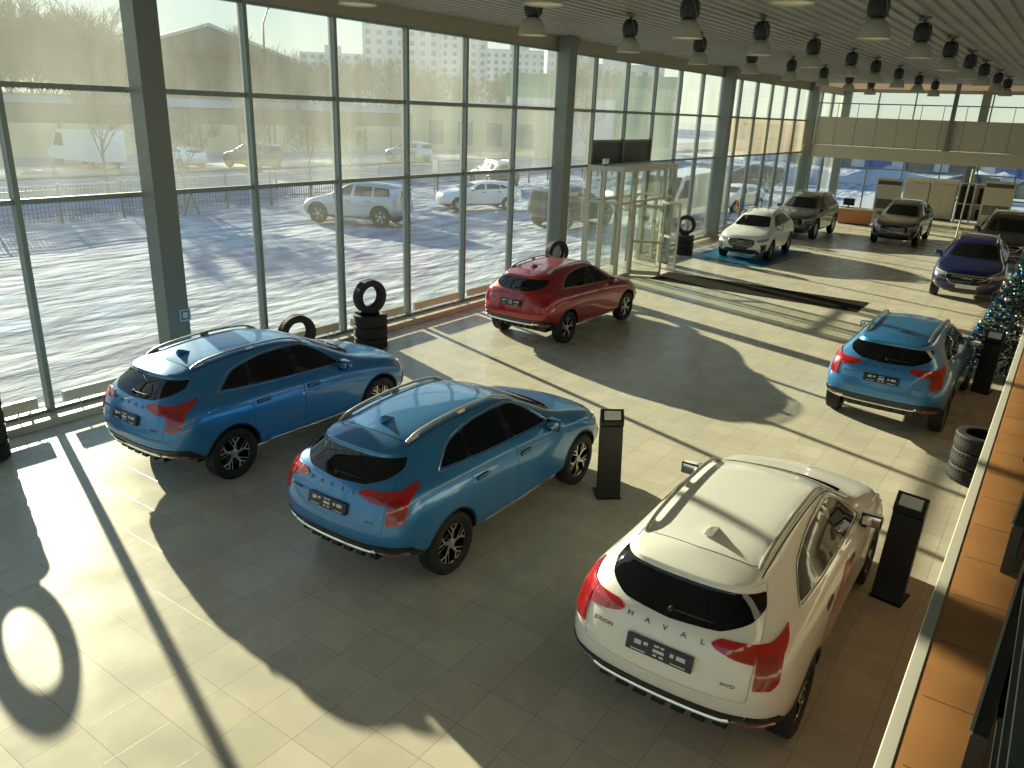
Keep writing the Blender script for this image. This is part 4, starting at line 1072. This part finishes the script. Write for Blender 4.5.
for i, (x, z, w, h, nm, lb) in enumerate(((7.38, 1.0, .55, .85, 'garment', 'black jacket hanging in the metal shelving at the far end'), (7.35, .15, .55, .72, 'bag', 'big black bag on the lowest shelf at the far end, left side'), (8.1, 1.0, .30, .8, 'bag', 'black bag on the upper shelf at the far end'), (8.15, .15, .35, .55, 'box', 'black box on the lowest shelf at the far end, right side'))):
    bm = new(); box(bm, -w/2, w/2, -.15, .12, 0, h, bev=.06); t = obj(nm, bm, M['grey_cloth'], loc=(x, 39.15, z-.0)); tag(t, lb, nm)
t = obj('easel_pole', (lambda b: (tube(b, [(0, 0, 0), (.08, 0, 3.06)], .035, 10), b)[1])(new()), M['edge_white'], None, 40, loc=(8.15, 30.9, 0)); tag(t, 'slim white pole rising from the floor behind the dark grey car', 'pole')
# decorated Christmas tree
def xmas(x, y):
    t = thing('christmas_tree', 'Christmas tree crowded with blue and silver baubles behind the black stand', 'tree', (x, y, 0))
    rnd = random.Random(5); bm = new(); tube(bm, [(0, 0, 0), (0, 0, 2.5)], [.05, .01], 8); obj('trunk', bm, M['bark'], t)
    bm = new()
    for k in range(4200):
        z = .25+2.25*(rnd.random()**1.3); r0 = .88*(1-(z-.2)/2.45)**.85; a = rnd.random()*2*PI; rr = r0*(.35+.65*rnd.random()**.5)
        p = Vector((rr*math.cos(a), rr*math.sin(a), z)); d = Vector((math.cos(a+rnd.uniform(-.5, .5)), math.sin(a+rnd.uniform(-.5, .5)), rnd.uniform(-.3, .25))).normalized()
        s = Vector((-d.y, d.x, 0)).normalized()*rnd.uniform(.02, .035); u = d.cross(s).normalized()*.012; L = rnd.uniform(.14, .26)
        A = [bm.verts.new(q) for q in (p-s, p+s, p+u)]; B = bm.verts.new(p+d*L)
        bm.faces.new(A)
        for i in range(3): bm.faces.new((A[i], A[(i+1) % 3], B))
    obj('branches', bm, M['fir'], t)
    bm0 = new(); bmesh.ops.create_icosphere(bm0, subdivisions=2, radius=1); me = D.meshes.new('bauble'); bm0.to_mesh(me); bm0.free(); shade(me); me.materials.append(M['silver_ball'])
    for k in range(96):
        z = .35+2.1*(k/96)**1.15; r0 = .90*(1-(z-.2)/2.5)**.85+.04; a = k*2.399+rnd.uniform(-.3, .3)
        b = D.objects.new('bauble', me); link(b, t); b.location = (r0*math.cos(a), r0*math.sin(a), z); b.scale = (rnd.choice((.035, .045, .06)),)*3
        b.material_slots[0].link = 'OBJECT'; b.material_slots[0].material = M[rnd.choice(('silver_ball', 'blue_ball', 'blue_ball', 'teal_ball', 'silver_ball'))]
    bm = new(); pts = []
    for k in range(180):
        z = .3+2.15*k/180; r0 = .90*(1-(z-.2)/2.5)**.85; a = k*.21; pts.append((r0*math.cos(a), r0*math.sin(a), z+.02*math.sin(k*.9)))
    tube(bm, pts, .010, 5); obj('tinsel_garland', bm, M['silver_ball'], t)
    bm = new()
    for k in range(900):
        z = .25+2.2*rnd.random()**1.25; r0 = (.91*(1-(z-.2)/2.5)**.85+.02)*rnd.uniform(.88, 1.03); a = rnd.random()*2*PI; n0 = len(bm.faces)
        bmesh.ops.create_icosphere(bm, subdivisions=1, radius=rnd.choice((.016, .022, .03)), matrix=Matrix.Translation((r0*math.cos(a), r0*math.sin(a), z)))
        bm.faces.ensure_lookup_table(); mi = rnd.choice((0, 0, 1, 1, 1, 2, 2, 3))
        for f in bm.faces[n0:]: f.material_index = mi
    sb = obj('small_bauble', bm, [M['silver_ball'], M['blue_ball'], M['teal_ball'], M['snow_clean']], t, 60); sb['kind'] = 'stuff'
xmas(11.72, 8.9)

# ------------------------------------------------------------------ outdoors
bm = new(); N_ = 60
rnd = random.Random(3)
vs = {}
for i in range(N_+1):
    for j in range(N_+1):
        x = -.25-(i/N_)**1.7*48; y = -45+j*2.3
        h = -.16+.05*math.sin(x*1.3+y*.7)*math.cos(y*.9-x*.4)*min(1, -x/3)+(.35*max(0, (-x-20)/25))
        if -20.5 < x < -16 : h += .30*abs(math.sin(y*.55+1))*(1-abs(x+18.4)/2.4 if abs(x+18.4) < 2.4 else 0)
        vs[i, j] = bm.verts.new((x, y, h))
for i in range(N_):
    for j in range(N_): bm.faces.new((vs[i, j], vs[i+1, j], vs[i+1, j+1], vs[i, j+1]))
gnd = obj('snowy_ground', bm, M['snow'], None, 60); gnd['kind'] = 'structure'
bm = new(); box(bm, -700, -47, -300, 700, -.5, .22); box(bm, -47, 90, 93, 700, -.5, -.12); box(bm, -.25, 90, 41.6, 93, -.5, -.12); box(bm, -47, 90, -300, -45, -.5, -.12); box(bm, -.25, 90, -45, -16.3, -.5, -.12); box(bm, 20.3, 90, -16.3, 41.6, -.5, -.12); o = obj('snow_field', bm, M['snow_clean']); o['kind'] = 'structure'
bm = new(); box(bm, -50, -36, -60, 160, .16, .235); o = obj('road', bm, M['road']); o['kind'] = 'structure'
# picket fence with stepped, snow-topped rail
fe = thing('metal_fence', 'long grey picket fence across the snowy lot beyond the windows', 'fence', (-20, 0, -.1))
y = -14; seg = 0
while y < 52:
    base = -.1+.06*math.floor((y+14)/7.5)
    bm = new(); box(bm, -.04, .04, y-.04, y+.04, -.1, base+1.5); obj('post', bm, M['fence'], fe)
    bm = new()
    for k in range(1, 17): box(bm, -.012, .012, y+k*.147-.012, y+k*.147+.012, base+.1, base+1.42)
    box(bm, -.02, .02, y, y+2.5, base+.28, base+.32); box(bm, -.02, .02, y, y+2.5, base+1.25, base+1.30); obj('picket_panel', bm, M['fence'], fe)
    bm = new(); box(bm, -.04, .04, y, y+2.5, base+1.42, base+1.47, bev=.01); obj('snow_cap', bm, M['snow_clean'], fe)
    y += 2.5; seg += 1
# lattice posts on the snow near the facade
def bare_tree(seed, H, spread, depth=5, thick=.13):
    rnd = random.Random(seed); bm = new()
    def seg_(p, d, L, r, lv):
        q = p+d*L
        a = d.cross(Vector((.3, .2, 1))).normalized() if abs(d.z) < .95 else Vector((1, 0, 0)); b = a.cross(d)
        A = [bm.verts.new(p+(a*math.cos(t)+b*math.sin(t))*r) for t in (0, 2.1, 4.2)]; r2 = max(r*.62, .011)
        B = [bm.verts.new(q+(a*math.cos(t)+b*math.sin(t))*r2) for t in (0, 2.1, 4.2)]
        for i in range(3): bm.faces.new((A[i], A[(i+1) % 3], B[(i+1) % 3], B[i]))
        if lv == 0: return
        nch = 5
        for c in range(nch):
            t = .35+.65*(c+1)/nch; o_ = p+d*L*t
            dd = (d+Vector((rnd.uniform(-1, 1), rnd.uniform(-1, 1), rnd.uniform(-.25, .7)))*spread).normalized()
            seg_(o_, dd, L*rnd.uniform(.55, .80), r2*rnd.uniform(.55, .85), lv-1)
    seg_(Vector((0, 0, 0)), Vector((rnd.uniform(-.08, .08), rnd.uniform(-.08, .08), 1)).normalized(), H*.40, thick, depth)
    me = D.meshes.new('tree'); bm.to_mesh(me); bm.free(); me.materials.append(M['bark']); return me
trees = [bare_tree(s, 10, .62) for s in (1, 2, 3)]
def azel(az, dist, z=0): a = R(az); return Vector((CAM.x+math.sin(a)*dist, CAM.y+math.cos(a)*dist, z))
tw = random.Random(11); ti = 0
def tree_at(p, sc, label, grp):
    global ti
    o = D.objects.new('bare_tree', trees[ti % 3]); ti += 1; link(o); o.location = p; o.rotation_euler = (0, 0, tw.uniform(0, 6)); o.scale = (sc*tw.uniform(.9, 1.1),)*2+(sc*tw.uniform(.9, 1.1),); tag(o, label, 'tree', grp)
def row(az, x, z): p = azel(az, 1); k = (x-CAM.x)/(p.x-CAM.x); return Vector((x, CAM.y+(p.y-CAM.y)*k, z))
for az in (-74, -73, -72, -71.2, -70.4, -69.6, -68.8, -68, -67.3, -66.6, -65.9, -65.2, -64.5, -63.8, -63.1, -62.4, -61.7, -61): tree_at(row(az, tw.uniform(-60, -56), .2), 1.12, 'bare tree behind the road, left of the gabled hall', 'bare trees left of the gabled hall')
for az in (-56.5, -55.5, -54.4, -53.2, -52, -50.8, -49.6, -48.4, -47.2, -46, -44.8, -43.5, -42.2, -40.8, -39.4, -38, -36.5, -35, -33.4, -31.8, -30): tree_at(row(az, tw.uniform(-59, -56), .2), .98, 'bare tree behind the long beige wall, right of the gabled hall', 'bare trees behind the beige wall')
for az, d_, sc in ((-57.5, 40, .5), (-51.5, 47, .5), (-49.2, 48, .5), (-62, 45, .6), (-46.5, 48, .45), (-30, 60, .8)): tree_at(azel(az, d_, .05), sc, 'small bare tree between the picket fence and the road', 'small bare trees by the road')
# gabled hall
hp = azel(-55.1, 118); t = thing('gabled_hall', 'big hall with a snowy pitched roof beyond the road at the left', 'building', (hp.x, hp.y, 0), R(70))
bm = new(); prism(bm, [(-13, 0), (13, 0), (13, 9.3), (0, 13.6), (-13, 9.3)], 'y', 0, 34); obj('wall', bm, M['hall_wall'], t)
bm = new(); prism(bm, [(-13.6, 9.2), (0, 13.7), (13.6, 9.2), (13.6, 9.6), (0, 14.1), (-13.6, 9.6)], 'y', -.5, 34.5); obj('roof', bm, M['roof_snow'], t)
# long low building and beige wall along the road
t = thing('long_shed', 'long low dark shed with a snowy roof behind the road', 'building', (-54.5, 40, 0))
bm = new(); box(bm, -4, 0, -60, 75, 0, 4.0); obj('wall', bm, M['dark_wall'], t)
bm = new(); prism(bm, [(-4.3, 4.0), (.4, 4.0), (-2.0, 4.7)], 'y', -60.5, 75.5); obj('roof', bm, M['roof_snow'], t)
t = obj('beige_wall', (lambda b: ([box(b, -.15, .15, -50+i*4.0, -50+i*4.0+3.7, .2, 2.6) for i in range(30)], b)[1])(new()), M['beige_wall'], loc=(-52, 40, 0)); tag(t, 'long sunlit beige panel wall behind the road', 'wall')
t = thing('gatehouse', 'pale yellow low building with dark openings beyond the road at the right', 'building', (-44, 66, 0), R(15))
bm = new(); box(bm, -8, 8, -4, 4, 0, 5.0); obj('wall', bm, M['beige_wall'], t)
bm = new(); box(bm, -8.4, 8.4, -4.4, 4.4, 5.0, 5.5); obj('roof', bm, M['roof_snow'], t)
for x in (-5, -1.5, 2, 5.5): bm = new(); box(bm, x-.9, x+.9, -4.05, -3.98, 1, 3.4); obj('window', bm, M['tower_window'], t)
# towers
def tower(az, dist, w, d, h, label, rz=.3):
    p = azel(az, dist); t = thing('apartment_tower', label, 'building', (p.x, p.y, 0), rz, None)
    bm = new(); box(bm, -w/2, w/2, -d/2, d/2, 0, h); obj('wall', bm, M['tower'], t)
    bm = new(); box(bm, -w*.12, w*.12, -d*.2, d*.2, h, h+3); obj('roof_housing', bm, M['tower'], t)
    bm = new(); nf = int(h/3); nx = int(w/3.4)
    for f in range(1, nf):
        for i in range(nx):
            x = -w/2+(i+.5)*w/nx; box(bm, x-.8, x+.8, -d/2-.05, -d/2+.05, f*3+.6, f*3+2.1)
        for i in range(3):
            y = -d/2+(i+.5)*d/3; box(bm, w/2-.05, w/2+.05, y-.8, y+.8, f*3+.6, f*3+2.1); box(bm, -w/2-.05, -w/2+.05, y-.8, y+.8, f*3+.6, f*3+2.1)
    w_ = obj('window_grid', bm, M['tower_window'], t)
tower(-42.8, 300, 26, 16, 34, 'pale high-rise block on the skyline, left of two', .65)
tower(-39.3, 345, 26, 16, 33, 'pale high-rise block on the skyline, right of its taller neighbour', .65)
tower(-35.0, 390, 38, 16, 31, 'wide high-rise block on the skyline above the white car in the snow', .65)
tower(-31.6, 330, 18, 16, 29, 'narrow high-rise block on the skyline next to the second column', .65)
tower(-47.4, 350, 24, 14, 24, 'lower block on the skyline above the silver off-road car', .65)
tower(-28.5, 260, 30, 14, 19, 'pale block on the skyline beyond the glass porch', .5)
t = thing('green_building', 'green and white shop building outside beyond the third column', 'building', (-34, 72, 0), R(20))
bm = new(); box(bm, -9, 9, -5, 5, 0, 6.2); obj('wall', bm, M['white_wall'], t)
bm = new(); box(bm, -9.1, 9.1, -5.1, 5.1, 6.2, 8.6); box(bm, 3, 9.1, -5.1, -4.9, 0, 6.2); obj('cladding', bm, M['green'], t)
t = thing('green_building', 'green topped building seen through the upper far window at the right edge', 'building', (30, 125, 0), R(-5))
bm = new(); box(bm, -14, 10, -5, 5, 0, 9.6); obj('wall', bm, M['white_wall'], t)
bm = new(); box(bm, -14.1, 10.1, -5.1, 5.1, 8.0, 11.2); obj('cladding', bm, M['green'], t)
for i, (x, y, rz_, pn_, lb) in enumerate(((5.2, 56, 95, 'black_paint', 'dark car parked beyond the far glass wall, above the beige cabinets'), (9.4, 58, 80, 'grey_paint', 'grey car parked beyond the far glass wall, above the black shelving'))): LATER = globals().setdefault('LATER', []); LATER.append((x, y, rz_, pn_, lb))
t = thing('snow_heap', 'long heap of cleared snow behind the far glass wall', 'snow heap', (4, 66, -.15))
bm = new(); rr_ = random.Random(9)
g_ = {}
for i in range(40):
    for j in range(9):
        h = max(0, math.sin(PI*j/8))**.8*(1.0+.55*math.sin(i*.7)+.3*math.sin(i*1.9+j))*math.sin(PI*i/39)**.4; g_[i, j] = bm.verts.new((-16+i*.9, j*.7+.4*math.sin(i*.5), h))
for i in range(39):
    for j in range(8): bm.faces.new((g_[i, j], g_[i+1, j], g_[i+1, j+1], g_[i, j+1]))
obj('heap', bm, M['snow_clean'], t, 60)
t = thing('garage_row', 'pale garage building with dark doors beyond the far glass wall', 'building', (2, 92, -.12), R(-4))
bm = new(); box(bm, -26, 16, 0, 8, 0, 4.2); obj('wall', bm, M['white_wall'], t)
bm = new(); box(bm, -26.4, 16.4, -.4, 8.4, 4.2, 4.5); obj('roof', bm, M['roof_snow'], t)
for i in range(9): bm = new(); box(bm, -24.5+i*4.5, -21.5+i*4.5, -.06, 0, 0, 2.9); obj('garage_door', bm, M['dark_panel' if i % 3 else 'blue_sign'], t)
# street lamp, parking sign
p = azel(-51.8, 62); t = thing('street_lamp', 'tall curved street lamp beyond the road', 'street lamp', (p.x, p.y, .2))
bm = new(); tube(bm, [(0, 0, 0), (0, 0, 8), (0, .05, 9.6), (0, .5, 10.6), (0, 1.4, 11.1)], [.12, .09, .07, .06, .05], 8); obj('pole', bm, M['fence'], t, 40)
bm = new(); box(bm, -.12, .12, 1.2, 2.0, 11.0, 11.16, bev=.03); obj('lamp_head', bm, M['fence'], t)
t = thing('parking_sign', 'small blue and white sign on a post by the picket fence', 'sign', (-19.3, 27.4, -.1))
bm = new(); tube(bm, [(0, 0, 0), (0, 0, 2.0)], .03, 8); obj('post', bm, M['fence'], t)
bm = new(); box(bm, -.02, .02, -.3, .3, 1.1, 2.0); b_ = obj('sign_plate', bm, M['blue_sign'], t)
bm = new(); box(bm, .02, .025, -.22, .22, 1.2, 1.9); obj('sign_face', bm, M['paper'], b_)
t = thing('footbridge_sign', 'dark A-frame board standing at the fence left of the silver off-road car', 'sign', (-19.0, 11.0, -.05), R(-33))
for s in (-1, 1):
    bm = new(); T = Matrix.Rotation(s*R(17), 4, 'X'); box(bm, -.16, .16, -.035, .035, -.05, 1.0, 0, Matrix.Translation((0, s*.30, 0)) @ T); obj('board', bm, M['dark_panel'], t)
# parked cars outside
PATH = dict(BOXY); PATH.update(paint='silver_paint', wheel='loop')
outc, skinO, _ = build_suv('car', PATH)
outc.location = (-13.2, 15.2, -.13); outc.rotation_euler = (0, 0, R(111)); outc.scale = (1.02, 1.06, 1.08)
tag(outc, 'silver off-road car parked in the snow outside, seen side-on', 'car')
def low_(x, y, z):
    if z > .95: z = .95+(z-.95)*.80
    return (x*.98, y, z)
HATCH = dict(JOLION); HATCH.update(paint='silver_paint', warp=low_, wheel='fan', Rw=.33, arch=.365, panels=[], rails=None, side_chrome=[], window_chrome=None,
    side_glass=[('front_side_window', [(-.07, 1.07), (.60, 1.05), (.30, 1.24, .1), (.10, 1.32, .1), (-.12, 1.335)], 'car_glass'), ('rear_side_window', [(-.95, 1.11), (-.18, 1.075), (-.22, 1.335), (-.60, 1.33, .1), (-.88, 1.30)], 'car_glass'),
                ('quarter_window', [(-1.45, 1.14), (-1.0, 1.115), (-.93, 1.30), (-1.14, 1.26, .06)], 'car_glass')],
    rear_glass=[(0, 1.10), (19, 1.12), (31, 1.16), (38, 1.20), (38, 1.265), (20, 1.28), (0, 1.285)])
hat, skinH, _ = build_suv('car', HATCH); hat.location = (-13.1, 23.6, -.13); hat.rotation_euler = (0, 0, R(149)); hat.scale = (1, 1, .97)
tag(hat, 'white low car parked in the snow beyond the silver off-road car', 'car')
repaint(hat, M['silver_paint'], M['white_paint'])
tl_ = new()
def out_car(src, loc, rz, label, pnt, scale=None, grp=None):
    c = copy_tree(src, loc, rz, label, grp); 
    if scale: c.scale = scale
    repaint(c, M['silver_paint'], M[pnt]); return c
out_car(outc, azel(-53.0, 60, .235), R(95), 'brown off-road car driving on the road, framed beside the gabled hall', 'grey_paint')
out_car(hat, azel(-57.6, 60, .235), R(92), 'grey car on the road between the van and the brown off-road car', 'silver_paint')
out_car(outc, azel(-42.5, 70, .235), R(85), 'dark off-road car on the road behind the sign', 'silver_paint')
out_car(outc, azel(-36.5, 52, -.05), R(60), 'grey car parked beyond the fence near the second column', 'grey_paint')
out_car(outc, (-6.6, 22.3, -.13), R(-8), 'black car parked outside seen through the left side of the glass porch', 'black_paint')
out_car(outc, (-7.5, 31.5, -.13), R(150), 'silver car parked close to the facade beyond the glass porch', 'silver_paint')
out_car(hat, (-3.6, 35.0, -.13), R(170), 'white car parked close to the facade near the third column', 'white_paint')
out_car(outc, (-9.5, 42.0, -.13), R(140), 'dark off-road car parked behind the white car near the third column', 'grey_paint')
out_car(outc, (-8.0, 50.0, -.13), R(100), 'black car seen beyond the far corner of the hall', 'black_paint')
for x, y, rz_, pn_, lb in LATER: out_car(outc, (x, y, -.12), R(rz_), lb, pn_)
# vans
def van(loc, rz, label):
    t = thing('van', label, 'van', loc, rz)
    bm = new(); prism(bm, smooth_poly([(-2.9, .45), (2.9, .45, .1), (2.95, 1.0, .15), (2.3, 1.25, .2), (1.65, 2.3, .3), (-2.9, 2.45, .15)], .05), 'x', -.98, .98)
    bmesh.ops.bevel(bm, geom=[e for e in bm.edges if abs(e.verts[0].co.x-e.verts[1].co.x) < 1e-4], offset=.08, segments=2, affect='EDGES'); obj('body_shell', bm, M['white_paint'], t, 40)
    for s in (1, -1):
        bm = new(); prism(bm, smooth_poly([(2.15, 1.3), (1.6, 2.1), (.9, 2.1), (.9, 1.3)], .05), 'x', s*.975, s*.99); obj('side_window', bm, M['car_glass'], t)
    bm = new(); prism(bm, [(2.29, 1.31), (1.72, 2.2), (1.76, 2.22), (2.33, 1.33)], 'x', -.85, .85); obj('windscreen', bm, M['car_glass'], t)
    add_wheels(t, 3.7, .86, 'fan', .35)
van(azel(-62.9, 60, .235), R(92), 'white delivery van on the road at the left')
van((-3.6, 27.5, -.13), R(176), 'white van parked outside by the third column')
